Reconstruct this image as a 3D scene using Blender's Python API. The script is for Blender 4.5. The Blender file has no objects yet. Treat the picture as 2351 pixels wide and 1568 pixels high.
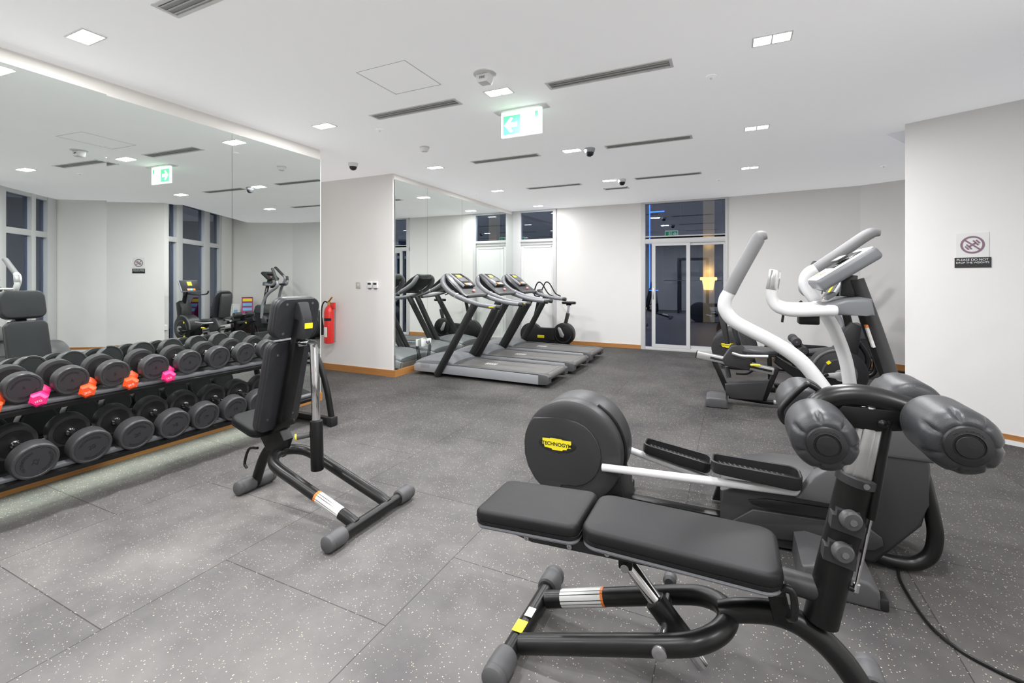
import bpy, bmesh, math, random
from mathutils import Vector as V, Matrix as Mx
random.seed(7)
C = bpy.context.scene.collection
PI = math.pi
CH = 2.765          # ceiling height
CAMH = 1.345

# ---------------------------------------------------------------- materials
def mat(name, col, rough=.5, metal=0., noise=0., nscale=8., bump=0., bscale=200., emit=None, es=0., coat=0., rvar=0., spec=.5):
    m = bpy.data.materials.new(name); m.use_nodes = True
    nt = m.node_tree; b = nt.nodes['Principled BSDF']
    b.inputs['Base Color'].default_value = (*col, 1); b.inputs['Roughness'].default_value = rough
    b.inputs['Metallic'].default_value = metal; b.inputs['Coat Weight'].default_value = coat
    b.inputs['Specular IOR Level'].default_value = spec
    if emit: b.inputs['Emission Color'].default_value = (*emit, 1); b.inputs['Emission Strength'].default_value = es
    tc = nt.nodes.new('ShaderNodeTexCoord')
    if noise or rvar:
        n = nt.nodes.new('ShaderNodeTexNoise'); n.inputs['Scale'].default_value = nscale; n.inputs['Detail'].default_value = 5
        nt.links.new(tc.outputs['Object'], n.inputs['Vector'])
        if noise:
            r = nt.nodes.new('ShaderNodeMapRange'); r.inputs['From Min'].default_value = .3; r.inputs['From Max'].default_value = .7
            r.inputs['To Min'].default_value = 1-noise; r.inputs['To Max'].default_value = 1+noise
            x = nt.nodes.new('ShaderNodeVectorMath'); x.operation = 'SCALE'; x.inputs[0].default_value = col
            nt.links.new(n.outputs['Fac'], r.inputs['Value']); nt.links.new(r.outputs[0], x.inputs['Scale']); nt.links.new(x.outputs[0], b.inputs['Base Color'])
        if rvar:
            r = nt.nodes.new('ShaderNodeMapRange'); r.inputs['From Min'].default_value = .3; r.inputs['From Max'].default_value = .7
            r.inputs['To Min'].default_value = max(0, rough-rvar); r.inputs['To Max'].default_value = rough+rvar
            nt.links.new(n.outputs['Fac'], r.inputs['Value']); nt.links.new(r.outputs[0], b.inputs['Roughness'])
    if bump:
        n = nt.nodes.new('ShaderNodeTexNoise'); n.inputs['Scale'].default_value = bscale; n.inputs['Detail'].default_value = 3
        nt.links.new(tc.outputs['Object'], n.inputs['Vector'])
        u = nt.nodes.new('ShaderNodeBump'); u.inputs['Strength'].default_value = bump; u.inputs['Distance'].default_value = .002
        nt.links.new(n.outputs['Fac'], u.inputs['Height']); nt.links.new(u.outputs[0], b.inputs['Normal'])
    return m

M = {}
M['ceil'] = mat('ceiling_paint_glow', (.80,.80,.81), .9, noise=.015, nscale=1.5, emit=(1,.99,1), es=.22)  # weak emission added to the paint as soft fill light for the room
M['wall'] = mat('wall_paint', (.80,.785,.765), .85, noise=.02, nscale=1.2, bump=.05, bscale=300)
M['cove'] = mat('cove_paint', (.84,.81,.77), .8, noise=.01)
M['white'] = mat('white_plastic', (.82,.82,.81), .45, noise=.01)
M['whitegloss'] = mat('white_lacquer', (.66,.66,.665), .28, noise=.01, coat=.2)
M['frame'] = mat('window_frame_paint', (.60,.60,.60), .45, noise=.01)
M['panel'] = mat('blind_panel', (.80,.80,.79), .7, noise=.01)
M['black'] = mat('black_paint', (.006,.006,.006), .38, noise=.1, rvar=.05, spec=.35)
M['blacktube'] = mat('black_tube', (.009,.0088,.0088), .33, noise=.08, nscale=12, rvar=.04, spec=.4)
M['blackplastic'] = mat('black_plastic', (.014,.014,.015), .42, noise=.05, bump=.08, bscale=500)
M['darkplastic'] = mat('dark_grey_plastic', (.030,.030,.032), .45, noise=.05, bump=.08, bscale=500)
M['greyplastic'] = mat('grey_plastic', (.075,.075,.078), .45, noise=.05, bump=.05, bscale=400)
M['midgrey'] = mat('mid_grey_plastic', (.15,.155,.165), .4, noise=.04)
M['silver'] = mat('silver_paint', (.38,.39,.41), .35, metal=.35, noise=.03)
M['alu'] = mat('brushed_aluminium', (.62,.62,.62), .28, metal=.8, noise=.04, nscale=30)
M['chrome'] = mat('chrome', (.75,.75,.76), .09, metal=1., noise=.02)
M['steel'] = mat('steel_bolt', (.45,.45,.46), .25, metal=.9, noise=.05)
M['leather'] = mat('grey_leatherette', (.011,.011,.012), .48, noise=.06, nscale=6, bump=.25, bscale=420, spec=.25)
M['leather2'] = mat('dark_leatherette', (.030,.031,.034), .38, noise=.06, nscale=6, bump=.25, bscale=420, spec=.4)
M['rubber'] = mat('black_rubber', (.010,.010,.011), .62, noise=.08, bump=.1)
M['rubbergrey'] = mat('grey_rubber', (.030,.030,.034), .6, noise=.07, bump=.1)
M['rubberrim'] = mat('rim_rubber', (.045,.045,.047), .38, noise=.07, bump=.1)
M['cap'] = mat('grey_foot_rubber', (.085,.085,.088), .5, noise=.05)
M['grip'] = mat('grey_grip', (.19,.19,.195), .55, noise=.05, bump=.2, bscale=300)
M['darkgrip'] = mat('dark_grip', (.07,.07,.07), .55, noise=.05, bump=.2, bscale=300)
M['yellow'] = mat('yellow_badge', (.85,.72,.02), .4, noise=.03)
M['orange'] = mat('orange_label', (.85,.22,.03), .5, noise=.02)
M['red'] = mat('red_paint', (.62,.02,.015), .25, noise=.04, coat=.4)
M['neonpink'] = mat('neon_pink_vinyl', (.95,.03,.22), .35, noise=.03)
M['neonorange'] = mat('neon_orange_vinyl', (.95,.10,.02), .35, noise=.03)
M['label'] = mat('white_label', (.72,.72,.70), .5, noise=.02)
M['ink'] = mat('black_ink', (.012,.012,.012), .5, noise=.02)
M['whiteink'] = mat('white_ink', (.85,.85,.85), .5, noise=.02)
M['darkink'] = mat('grey_ink', (.03,.03,.03), .5, noise=.02)
M['purple'] = mat('purple_ink', (.22,.12,.17), .5, noise=.02)
M['magenta'] = mat('magenta_card', (.30,.01,.10), .5, noise=.02)
M['bluecard'] = mat('blue_card', (.20,.42,.70), .5, noise=.02)
M['darkwood'] = mat('dark_wood_table', (.02,.014,.012), .3, noise=.2, nscale=5)
M['slot'] = mat('vent_slot_dark', (.42,.42,.42), .8, noise=.02)
M['vent'] = mat('vent_metal', (.60,.60,.60), .5, metal=.2, noise=.02)
M['belt'] = mat('treadmill_belt', (.12,.115,.11), .55, noise=.15, nscale=3, bump=.1)
M['lampglow'] = mat('lamp_diffuser', (1,1,1), .5, emit=(1,.99,.97), es=14, noise=.01)
M['exitwhite'] = mat('exit_sign_white', (.9,.95,.92), .5, emit=(.85,1,.9), es=.95, noise=.01)
M['exitgreen'] = mat('exit_sign_green', (.02,.45,.12), .5, emit=(.10,.62,.20), es=.75, noise=.01)
M['bluelight'] = mat('blue_neon', (.02,.1,1), .5, emit=(.02,.12,1), es=5, noise=.01)
M['amber'] = mat('amber_light', (1,.6,.2), .5, emit=(1,.55,.15), es=3, noise=.01)
M['facade'] = mat('night_facade', (.10,.10,.125), .8, noise=.1, nscale=.6)
M['facadedark'] = mat('night_window', (.02,.02,.03), .3, noise=.1)
M['column_lit'] = mat('lit_column', (.5,.42,.3), .7, emit=(.8,.6,.3), es=.12, noise=.05)
M['terrace'] = mat('terrace_tile', (.10,.10,.12), .5, noise=.1)
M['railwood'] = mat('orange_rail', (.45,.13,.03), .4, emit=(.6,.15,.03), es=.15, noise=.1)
M['screen'] = mat('dark_screen', (.02,.02,.022), .15, noise=.02)
M['teal'] = mat('teal_button', (.20,.60,.55), .5, emit=(.2,.6,.55), es=.3, noise=.01)
M['salmon'] = mat('salmon_button', (.9,.30,.25), .5, emit=(.9,.3,.25), es=.3, noise=.01)
M['brass'] = mat('brass_valve', (.55,.38,.14), .3, metal=.9, noise=.03)
M['beige'] = mat('beige_switch', (.50,.47,.42), .4, noise=.02)
M['concrete'] = mat('rear_room_paint', (.55,.54,.52), .85, noise=.02)

def mirror_mat():
    m = bpy.data.materials.new('mirror_glass'); m.use_nodes = True; nt = m.node_tree
    b = nt.nodes['Principled BSDF']; b.inputs['Metallic'].default_value = 1; b.inputs['Roughness'].default_value = 0.0
    tc = nt.nodes.new('ShaderNodeTexCoord'); n = nt.nodes.new('ShaderNodeTexNoise'); n.inputs['Scale'].default_value = 1.3
    nt.links.new(tc.outputs['Object'], n.inputs['Vector'])
    mx = nt.nodes.new('ShaderNodeMix'); mx.data_type = 'RGBA'
    mx.inputs['A'].default_value = (.80,.845,.81,1); mx.inputs['B'].default_value = (.82,.86,.83,1)
    nt.links.new(n.outputs['Fac'], mx.inputs['Factor']); nt.links.new(mx.outputs['Result'], b.inputs['Base Color'])
    return m
M['mirror'] = mirror_mat()
M['mirroredge'] = mat('mirror_edge', (.55,.62,.58), .2, metal=.3, noise=.02)

def glass_mat():
    m = bpy.data.materials.new('window_glass'); m.use_nodes = True; nt = m.node_tree; nt.nodes.clear()
    o = nt.nodes.new('ShaderNodeOutputMaterial'); t = nt.nodes.new('ShaderNodeBsdfTransparent'); t.inputs[0].default_value = (.75,.8,.88,1)
    g = nt.nodes.new('ShaderNodeBsdfGlossy'); g.inputs['Roughness'].default_value = .003; g.inputs[0].default_value = (.75,.82,1,1)
    f = nt.nodes.new('ShaderNodeFresnel'); f.inputs[0].default_value = 1.5
    a = nt.nodes.new('ShaderNodeMath'); a.operation = 'MULTIPLY_ADD'; a.inputs[1].default_value = 1.6; a.inputs[2].default_value = .06
    x = nt.nodes.new('ShaderNodeMixShader')
    nt.links.new(f.outputs[0], a.inputs[0]); nt.links.new(a.outputs[0], x.inputs[0]); nt.links.new(t.outputs[0], x.inputs[1]); nt.links.new(g.outputs[0], x.inputs[2])
    nt.links.new(x.outputs[0], o.inputs[0]); return m
M['glass'] = glass_mat()

def wood_mat():
    m = bpy.data.materials.new('baseboard_wood'); m.use_nodes = True; nt = m.node_tree; b = nt.nodes['Principled BSDF']
    tc = nt.nodes.new('ShaderNodeTexCoord'); mp = nt.nodes.new('ShaderNodeMapping'); mp.inputs['Scale'].default_value = (2,2,40)
    n = nt.nodes.new('ShaderNodeTexNoise'); n.inputs['Scale'].default_value = 2.; n.inputs['Detail'].default_value = 6
    r = nt.nodes.new('ShaderNodeValToRGB'); r.color_ramp.elements[0].color = (.30,.12,.03,1); r.color_ramp.elements[1].color = (.55,.26,.08,1)
    nt.links.new(tc.outputs['Object'], mp.inputs[0]); nt.links.new(mp.outputs[0], n.inputs['Vector']); nt.links.new(n.outputs['Fac'], r.inputs[0]); nt.links.new(r.outputs[0], b.inputs['Base Color'])
    b.inputs['Roughness'].default_value = .45; return m
M['wood'] = wood_mat()

def floor_mat():
    m = bpy.data.materials.new('speckled_rubber_floor'); m.use_nodes = True; nt = m.node_tree; L = nt.links.new; N = nt.nodes.new
    b = nt.nodes['Principled BSDF']
    tc = N('ShaderNodeTexCoord'); sx = N('ShaderNodeSeparateXYZ'); L(tc.outputs['Object'], sx.inputs[0])
    cb = N('ShaderNodeCombineXYZ')
    ay = N('ShaderNodeMath'); ay.operation = 'ADD'; ay.inputs[1].default_value = -.915+.965*6; L(sx.outputs['Y'], ay.inputs[0])
    ax = N('ShaderNodeMath'); ax.operation = 'ADD'; ax.inputs[1].default_value = 1.205+.968*13; L(sx.outputs['X'], ax.inputs[0])
    L(ay.outputs[0], cb.inputs[0]); L(ax.outputs[0], cb.inputs[1])
    # rows of tiles stacked in X, staggered by half a tile in Y
    br = N('ShaderNodeTexBrick'); br.inputs['Scale'].default_value = 1; br.inputs['Brick Width'].default_value = .965; br.inputs['Row Height'].default_value = .968
    br.inputs['Mortar Size'].default_value = .0025; br.inputs['Mortar Smooth'].default_value = .3; br.offset = .5; br.offset_frequency = 2
    br.inputs['Color1'].default_value = (.92,.92,.92,1); br.inputs['Color2'].default_value = (1.08,1.07,1.06,1); br.inputs['Mortar'].default_value = (.42,.42,.42,1)
    L(cb.outputs[0], br.inputs['Vector'])
    n1 = N('ShaderNodeTexNoise'); n1.inputs['Scale'].default_value = 1.7; n1.inputs['Detail'].default_value = 7; n1.inputs['Roughness'].default_value = .62; L(tc.outputs['Object'], n1.inputs['Vector'])
    r1 = N('ShaderNodeValToRGB'); r1.color_ramp.elements[0].position = .33; r1.color_ramp.elements[0].color = (.070,.068,.069,1); r1.color_ramp.elements[1].position = .68; r1.color_ramp.elements[1].color = (.135,.130,.126,1)
    L(n1.outputs['Fac'], r1.inputs[0])
    mul = N('ShaderNodeMix'); mul.data_type = 'RGBA'; mul.blend_type = 'MULTIPLY'; mul.inputs['Factor'].default_value = 1
    L(r1.outputs[0], mul.inputs['A']); L(br.outputs['Color'], mul.inputs['B'])
    # brighter light by the mirror put into the rubber colour, fading with distance
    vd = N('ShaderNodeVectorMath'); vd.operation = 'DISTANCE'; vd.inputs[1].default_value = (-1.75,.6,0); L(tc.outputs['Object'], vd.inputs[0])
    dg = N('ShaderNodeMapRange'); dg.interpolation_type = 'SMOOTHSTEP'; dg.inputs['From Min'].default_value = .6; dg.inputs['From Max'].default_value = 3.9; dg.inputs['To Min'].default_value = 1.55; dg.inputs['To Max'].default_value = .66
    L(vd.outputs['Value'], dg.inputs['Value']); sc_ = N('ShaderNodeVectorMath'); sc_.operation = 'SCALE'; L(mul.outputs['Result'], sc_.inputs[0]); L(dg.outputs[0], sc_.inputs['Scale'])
    b.inputs['Specular IOR Level'].default_value = .12
    # tan flecks
    v = N('ShaderNodeTexVoronoi'); v.inputs['Scale'].default_value = 115; v.feature = 'F1'; L(tc.outputs['Object'], v.inputs['Vector'])
    wn = N('ShaderNodeSeparateColor'); L(v.outputs['Color'], wn.inputs[0])
    sz = N('ShaderNodeMath'); sz.operation = 'MULTIPLY_ADD'; sz.inputs[1].default_value = .55; sz.inputs[2].default_value = -.258; L(wn.outputs[0], sz.inputs[0])
    lt = N('ShaderNodeMath'); lt.operation = 'LESS_THAN'; L(v.outputs['Distance'], lt.inputs[0]); L(sz.outputs[0], lt.inputs[1])
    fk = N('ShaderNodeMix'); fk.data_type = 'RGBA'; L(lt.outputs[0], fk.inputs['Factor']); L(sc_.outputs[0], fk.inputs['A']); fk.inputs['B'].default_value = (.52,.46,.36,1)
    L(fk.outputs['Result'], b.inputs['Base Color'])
    rr = N('ShaderNodeMapRange'); rr.inputs['To Min'].default_value = .5; rr.inputs['To Max'].default_value = .68; L(n1.outputs['Fac'], rr.inputs['Value']); L(rr.outputs[0], b.inputs['Roughness'])
    n2 = N('ShaderNodeTexNoise'); n2.inputs['Scale'].default_value = 260; L(tc.outputs['Object'], n2.inputs['Vector'])
    bp = N('ShaderNodeBump'); bp.inputs['Strength'].default_value = .25; bp.inputs['Distance'].default_value = .003; L(n2.outputs['Fac'], bp.inputs['Height']); L(bp.outputs[0], b.inputs['Normal'])
    return m
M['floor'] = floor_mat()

# ---------------------------------------------------------------- mesh helpers
def catmull(pts, n=8, closed=False):
    P = [V(p) for p in pts]; out = []
    if len(P) < 3: return P
    k = len(P); rng = range(k if closed else k-1)
    for i in rng:
        p1, p2 = P[i], P[(i+1) % k]
        p0 = P[(i-1) % k] if closed or i > 0 else p1*2-p2
        p3 = P[(i+2) % k] if closed or i+2 < k else p2*2-p1
        for j in range(n):
            t = j/n
            out.append(.5*((2*p1)+(p2-p0)*t+(2*p0-5*p1+4*p2-p3)*t*t+(3*p1-p0-3*p2+p3)*t**3))
    if not closed: out.append(P[-1])
    return out

def frame_to(d):
    d = V(d).normalized(); a = V((0,0,1)) if abs(d.z) < .95 else V((1,0,0))
    x = a.cross(d).normalized(); y = d.cross(x)
    return Mx((x, y, d)).transposed()

class MB:
    def __init__(s): s.bm = bmesh.new()
    def ring(s, pts): return [s.bm.verts.new(p) for p in pts]
    def bridge(s, a, b):
        n = len(a)
        for i in range(n):
            try: s.bm.faces.new((a[i], a[(i+1) % n], b[(i+1) % n], b[i]))
            except ValueError: pass
    def cap(s, r, flip=False):
        try: s.bm.faces.new(list(reversed(r)) if flip else r)
        except ValueError: pass
    def box(s, c, size, rot=None, bev=0., seg=2):
        r = bmesh.ops.create_cube(s.bm, size=1); vs = r['verts']
        bmesh.ops.scale(s.bm, vec=size, verts=vs)
        if bev:
            es = list({e for v in vs for e in v.link_edges})
            rr = bmesh.ops.bevel(s.bm, geom=es, offset=bev, segments=seg, affect='EDGES', profile=.5)
            vs = list({v for f in rr['faces'] for v in f.verts} | {v for v in vs if v.is_valid})
        if rot is not None:
            m = rot.to_3x3() if hasattr(rot, 'to_3x3') else rot
            bmesh.ops.transform(s.bm, matrix=m.to_4x4(), verts=vs)
        bmesh.ops.translate(s.bm, vec=c, verts=vs); return s
    def box2(s, lo, hi, bev=0., seg=2):
        lo, hi = V(lo), V(hi); return s.box((lo+hi)/2, [abs(q) for q in (hi-lo)], None, bev, seg)
    def beam(s, a, b, w, h, bev=.004):
        a, b = V(a), V(b); d = (b-a); return s.box((a+b)/2, (w, h, d.length), frame_to(d), bev)
    def lathe(s, prof, o=(0,0,0), axis=(0,0,1), seg=32, closed=False):
        F = frame_to(axis); o = V(o); rings = []
        for r, z in prof:
            r = max(r, 1e-5)
            rings.append(s.ring([o+F @ V((r*math.cos(2*PI*i/seg), r*math.sin(2*PI*i/seg), z)) for i in range(seg)]))
        for a, b in zip(rings, rings[1:]): s.bridge(a, b)
        if closed: s.bridge(rings[-1], rings[0])
        else: s.cap(rings[0], True); s.cap(rings[-1])
        return s
    def cyl(s, a, b, r, r2=None, seg=24, bev=0.):
        a, b = V(a), V(b); L = (b-a).length; r2 = r if r2 is None else r2
        if bev: pr = [(r-bev, 0), (r-.3*bev, .3*bev), (r, bev), (r2, L-bev), (r2-.3*bev, L-.3*bev), (r2-bev, L)]
        else: pr = [(r, 0), (r2, L)]
        return s.lathe(pr, a, b-a, seg)
    def tube(s, pts, r, n=8, seg=14, closed=False, smooth=True, flat=1.):
        P = catmull(pts, n, closed) if smooth else [V(p) for p in pts]
        rs = r if isinstance(r, (list, tuple)) else None
        k = len(P); rings = []; nrm = None
        for i, p in enumerate(P):
            if closed: d = P[(i+1) % k]-P[i-1]
            else: d = P[min(i+1, k-1)]-P[max(i-1, 0)]
            d.normalize()
            if nrm is None:
                a = V((0,0,1)) if abs(d.z) < .9 else V((1,0,0)); nrm = (a-d*a.dot(d)).normalized()
            else: nrm = (nrm-d*nrm.dot(d)).normalized()
            bn = d.cross(nrm)
            if rs:
                f = i/(k-1)*(len(rs)-1); j = min(int(f), len(rs)-2); rad = rs[j]+(rs[j+1]-rs[j])*(f-j)
            else: rad = r
            rings.append(s.ring([p+nrm*math.cos(2*PI*q/seg)*rad+bn*math.sin(2*PI*q/seg)*rad*flat for q in range(seg)]))
        for a, b in zip(rings, rings[1:]): s.bridge(a, b)
        if closed: s.bridge(rings[-1], rings[0])
        else: s.cap(rings[0], True); s.cap(rings[-1])
        return s
    def prism(s, poly, a0, a1, plane='xz', bev=0., seg=2):
        f = {'xz': lambda u, v, w: V((u, w, v)), 'xy': lambda u, v, w: V((u, v, w)), 'yz': lambda u, v, w: V((w, u, v))}[plane]
        A = s.ring([f(u, v, a0) for u, v in poly]); B = s.ring([f(u, v, a1) for u, v in poly])
        fs = []
        n = len(A)
        fa = s.bm.faces.new(A); fb = s.bm.faces.new(list(reversed(B))); fs = [fa, fb]
        for i in range(n): fs.append(s.bm.faces.new((A[(i+1) % n], A[i], B[i], B[(i+1) % n])))
        if bev:
            es = list(set(fa.edges) | set(fb.edges))
            bmesh.ops.bevel(s.bm, geom=es, offset=bev, segments=seg, affect='EDGES', profile=.5)
        return s
    def pad(s, L, W, T, cr=.05, er=.015, mat4=None, crown=.004, taper=0.):
        # upholstered pad lying in XY, bottom at z=0: rounded outline, rolled edge, domed top, seam groove
        def outline(ins, z):
            pts = []; rr = max(cr-ins, .004); lx = L/2-ins; ly = W/2-ins
            for cxs, cys, a0 in ((1,1,0), (-1,1,90), (-1,-1,180), (1,-1,270)):
                for j in range(7):
                    a = math.radians(a0+j*15)
                    x = cxs*(lx-rr)+rr*math.cos(a); y = cys*(ly-rr)+rr*math.sin(a)
                    y *= 1-taper*(.5-x/L)
                    pts.append(V((x, y, z)))
            return pts
        prof = [(er*.6, 0), (0, er*.5), (0, T*.30), (.003, T*.33), (.0, T*.36), (-.002, T*.5), (0, T-er)]
        for j in range(1, 6):
            a = j/5*PI/2; prof.append((er*(1-math.cos(a)), T-er+er*math.sin(a)))
        prof += [(er+.03, T+crown*.6), (er+.07, T+crown)]
        m = mat4 or Mx(); rings = [s.ring([m @ p for p in outline(i, z)]) for i, z in prof]
        for a, b in zip(rings, rings[1:]): s.bridge(a, b)
        s.cap(rings[0], True); s.cap(rings[-1]); return s
    def build(s, name, material, parent=None, off=(0,0,0), ang=38):
        bmesh.ops.recalc_face_normals(s.bm, faces=s.bm.faces)
        if any(off): bmesh.ops.translate(s.bm, vec=-V(off), verts=s.bm.verts)
        me = bpy.data.meshes.new(name); s.bm.to_mesh(me); s.bm.free()
        for p in me.polygons: p.use_smooth = True
        me.set_sharp_from_angle(angle=math.radians(ang))
        me.materials.append(M[material] if isinstance(material, str) else material)
        o = bpy.data.objects.new(name, me); C.objects.link(o)
        if parent: o.parent = parent
        return o

def thing(name, label, cat, loc=(0,0,0), rotz=0, group=None):
    o = bpy.data.objects.new(name, None); C.objects.link(o); o.empty_display_size = .1
    o.location = loc; o.rotation_euler = (0,0,rotz); o['label'] = label; o['category'] = cat
    if group: o['group'] = group
    return o
def tag(o, label, cat, group=None):
    o['label'] = label; o['category'] = cat
    if group: o['group'] = group
    return o
def struct(o, label=None):
    o['kind'] = 'structure'
    if label: o['label'] = label
    return o
def dup(root, loc, rotz=None, label=None, group=None):
    r = root.copy(); C.objects.link(r); r.location = loc
    if rotz is not None: r.rotation_euler = (0,0,rotz)
    if label: r['label'] = label
    if group: r['group'] = group
    for ch in list(root.children):
        c = ch.copy(); C.objects.link(c); c.parent = r
        for g in list(ch.children):
            d = g.copy(); C.objects.link(d); d.parent = c
    return r
def text(s, size, material, parent, pos, xdir, ydir, ext=.0006, name='lettering', bold=0., off=(0,0,0), arc=None):
    cu = bpy.data.curves.new(name, 'FONT'); cu.body = s; cu.size = size; cu.align_x = 'CENTER'; cu.align_y = 'CENTER'; cu.extrude = ext; cu.offset = bold
    t = bpy.data.objects.new('tmp', cu); C.objects.link(t); dg = bpy.context.evaluated_depsgraph_get(); dg.update()
    me = bpy.data.meshes.new_from_object(t.evaluated_get(dg)); bpy.data.objects.remove(t)
    x = V(xdir).normalized(); y = V(ydir).normalized(); zz = x.cross(y)
    for v in me.vertices:
        c = v.co.copy()
        if arc:   # bend the line of letters on a circle of radius arc (positive: letters stand on top)
            a = c.x/abs(arc)
            if arc > 0: c = V(((arc+c.y)*math.sin(a), (arc+c.y)*math.cos(a), c.z))
            else: c = V(((-arc-c.y)*math.sin(a), -(-arc-c.y)*math.cos(a), c.z))
        v.co = V(pos)-V(off)+x*c.x+y*c.y+zz*c.z
    me.name = name; me.materials.clear(); me.materials.append(M[material])
    o = bpy.data.objects.new(name, me); C.objects.link(o); o.parent = parent; return o

def wrap(par, p0, p1, r, material, off, name='warning_label', a0=-60, a1=120):
    # partial sleeve around a tube
    p0, p1 = V(p0), V(p1); F = frame_to(p1-p0); L = (p1-p0).length; m = MB()
    A = []; B = []
    for i in range(13):
        a = math.radians(a0+(a1-a0)*i/12); q = F@V((r*math.cos(a), r*math.sin(a), 0)); A.append(m.bm.verts.new(p0+q)); B.append(m.bm.verts.new(p1+q))
    for i in range(12): m.bm.faces.new((A[i],A[i+1],B[i+1],B[i]))
    return m.build(name, material, par, off)

# ---------------------------------------------------------------- room shell
def wx(y): return -4.035-.022*y        # left wall face
def mx1(y): return -3.954-.0315*y      # big mirror face
def mx2(y): return -4.115-.0219*(y-4.96)
WB = 8.92
def wallseg(name, p0, p1, z0, z1, th, material='wall', label=None, ext0=0., ext1=0.):
    # vertical slab whose face runs p0->p1; the thickness lies to the right of the direction of travel
    a, b = V((*p0, 0)), V((*p1, 0)); d = (b-a).normalized(); n = V((d.y, -d.x, 0))
    a -= d*ext0; b += d*ext1
    m = MB(); poly = [(a.x, a.y), (b.x, b.y), ((b+n*th).x, (b+n*th).y), ((a+n*th).x, (a+n*th).y)]
    m.prism(poly, z0, z1, 'xy'); return m, name, material

def build_wall(name, segs, material='wall'):
    m = MB()
    for (p0, p1, z0, z1, th) in segs:
        a, b = V((*p0, 0)), V((*p1, 0)); d = (b-a).normalized(); n = V((-d.y, d.x, 0))
        m.prism([(a.x, a.y), (b.x, b.y), ((b+n*th).x, (b+n*th).y), ((a+n*th).x, (a+n*th).y)], z0, z1, 'xy')
    return struct(m.build(name, material))

out = [(-5.75,-2.45), (2.35,-2.45), (2.35,2.2), (1.82,3.2), (2.86,4.66), (1.47,5.40), (1.51,5.62), (1.38,5.69), (2.78,8.16), (1.82,8.74), (0,8.96), (-4.3,8.98), (-5.75,8.98)]
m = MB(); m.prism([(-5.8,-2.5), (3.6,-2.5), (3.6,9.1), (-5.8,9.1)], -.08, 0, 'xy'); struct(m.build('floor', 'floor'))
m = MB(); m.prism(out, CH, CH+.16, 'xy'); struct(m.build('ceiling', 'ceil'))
m = MB(); m.prism([(1.2,5.3), (3.4,7.8), (2.9,8.4), (1.2,6.0)], CH+.16, CH+.20, 'xy'); struct(m.build('trim_1', 'slot'))

# left wall (direction of travel such that thickness goes outward)
build_wall('wall_left', [((wx(-2.4), -2.4), (wx(3.69), 3.69), 0, CH, .12), ((wx(4.96), 4.96), (wx(9.1), 9.1), 0, CH, .12)])
build_wall('wall_niche', [((-5.7, 3.60), (-5.7, 5.0), 0, CH, .1), ((-5.7, 4.955), (wx(4.96)-.005, 4.955), 0, CH, .10), ((wx(3.69), 3.60), (-5.7, 3.60), 0, CH, .1)])
build_wall('wall_back', [((-3.23, WB), (-1.53, WB), 0, CH, .15), ((-.05, WB), (1.8, 8.70), 0, CH, .15), ((1.8, 8.70), (3.12, 7.98), 0, CH+.16, .15)])
# angled sign wall with the thin end next to the window bay
struct(MB().prism([(1.453,5.399), (2.84,4.65), (2.92,4.80), (1.49,5.50)], 0, CH, 'xy').build('wall_right', 'wall'))
build_wall('wall_side', [((2.30,2.2), (2.30,-2.4), 0, CH, .1), ((1.76,3.2), (2.30,2.2), 0, CH, .1)], 'wall')
build_wall('wall_rear', [((2.4,-2.4), (-4.1,-2.4), 0, CH, .1)], 'concrete')

# mirrors : panels of one mirrored wall each
def mirror(prefix, fxs, ys, z0, z1, start):
    k = start
    for y0, y1 in zip(ys, ys[1:]):
        fx = fxs[k-start] if isinstance(fxs, list) else fxs
        a = V((fx(y0+.0015), y0+.0015, 0)); b = V((fx(y1-.0015), y1-.0015, 0)); n = V((-1, 0, 0))*.012
        o = MB().prism([(a.x,a.y), (b.x,b.y), (b.x-.012,b.y), (a.x-.012,a.y)], z0, z1, 'xy').build('wall_mirror', 'mirror')
        tag(o, prefix[k-start], 'mirror', None); k += 1
MIR1 = ['tall mirror panel behind the dumbbell rack at the left edge of the picture', 'tall mirror panel behind the dumbbells reflecting the green exit sign', 'tall mirror panel beside the niche with the fire extinguisher']
mirror(MIR1, [lambda y: -3.985-.050*(y-1.71), mx1, mx1], [-.6, 1.71, 2.65, 3.66], .092, 2.642, 0)
MIR2 = ['mirror panel directly beside the white pillar edge by the treadmills', 'second mirror panel from the pillar behind the nearest treadmill', 'third mirror panel from the pillar behind the treadmills', 'last mirror panel in the far corner by the window']
mirror(MIR2, mx2, [4.965, 5.72, 6.75, 8.25, 8.90], .092, 2.685, 0)
# thickness bead along free mirror edges
struct(MB().box2((mx1(3.67)-.05, 3.662, .0), (mx1(3.67)+.0, 3.668, 2.645)).build('trim_2', 'white'))
# cove strip above the mirrors
def strip(name, y0, y1, prof, material):
    m = MB(); A = m.ring([(wx(y0)+u, y0, z) for u, z in prof]); B = m.ring([(wx(y1)+u, y1, z) for u, z in prof]); m.bridge(A, B); m.cap(A, True); m.cap(B)
    return struct(m.build(name, material))
cv = [(-.01,CH), (.0,CH), (.012,CH-.03), (.012,CH-.10), (.0,CH-.128), (-.01,CH-.128)]
strip('trim_3', -2.3, 3.69, cv, 'cove'); strip('trim_4', 4.96, 8.9, [(u, z+(.04 if z < CH-.05 else 0)) for u, z in cv], 'cove')
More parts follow.
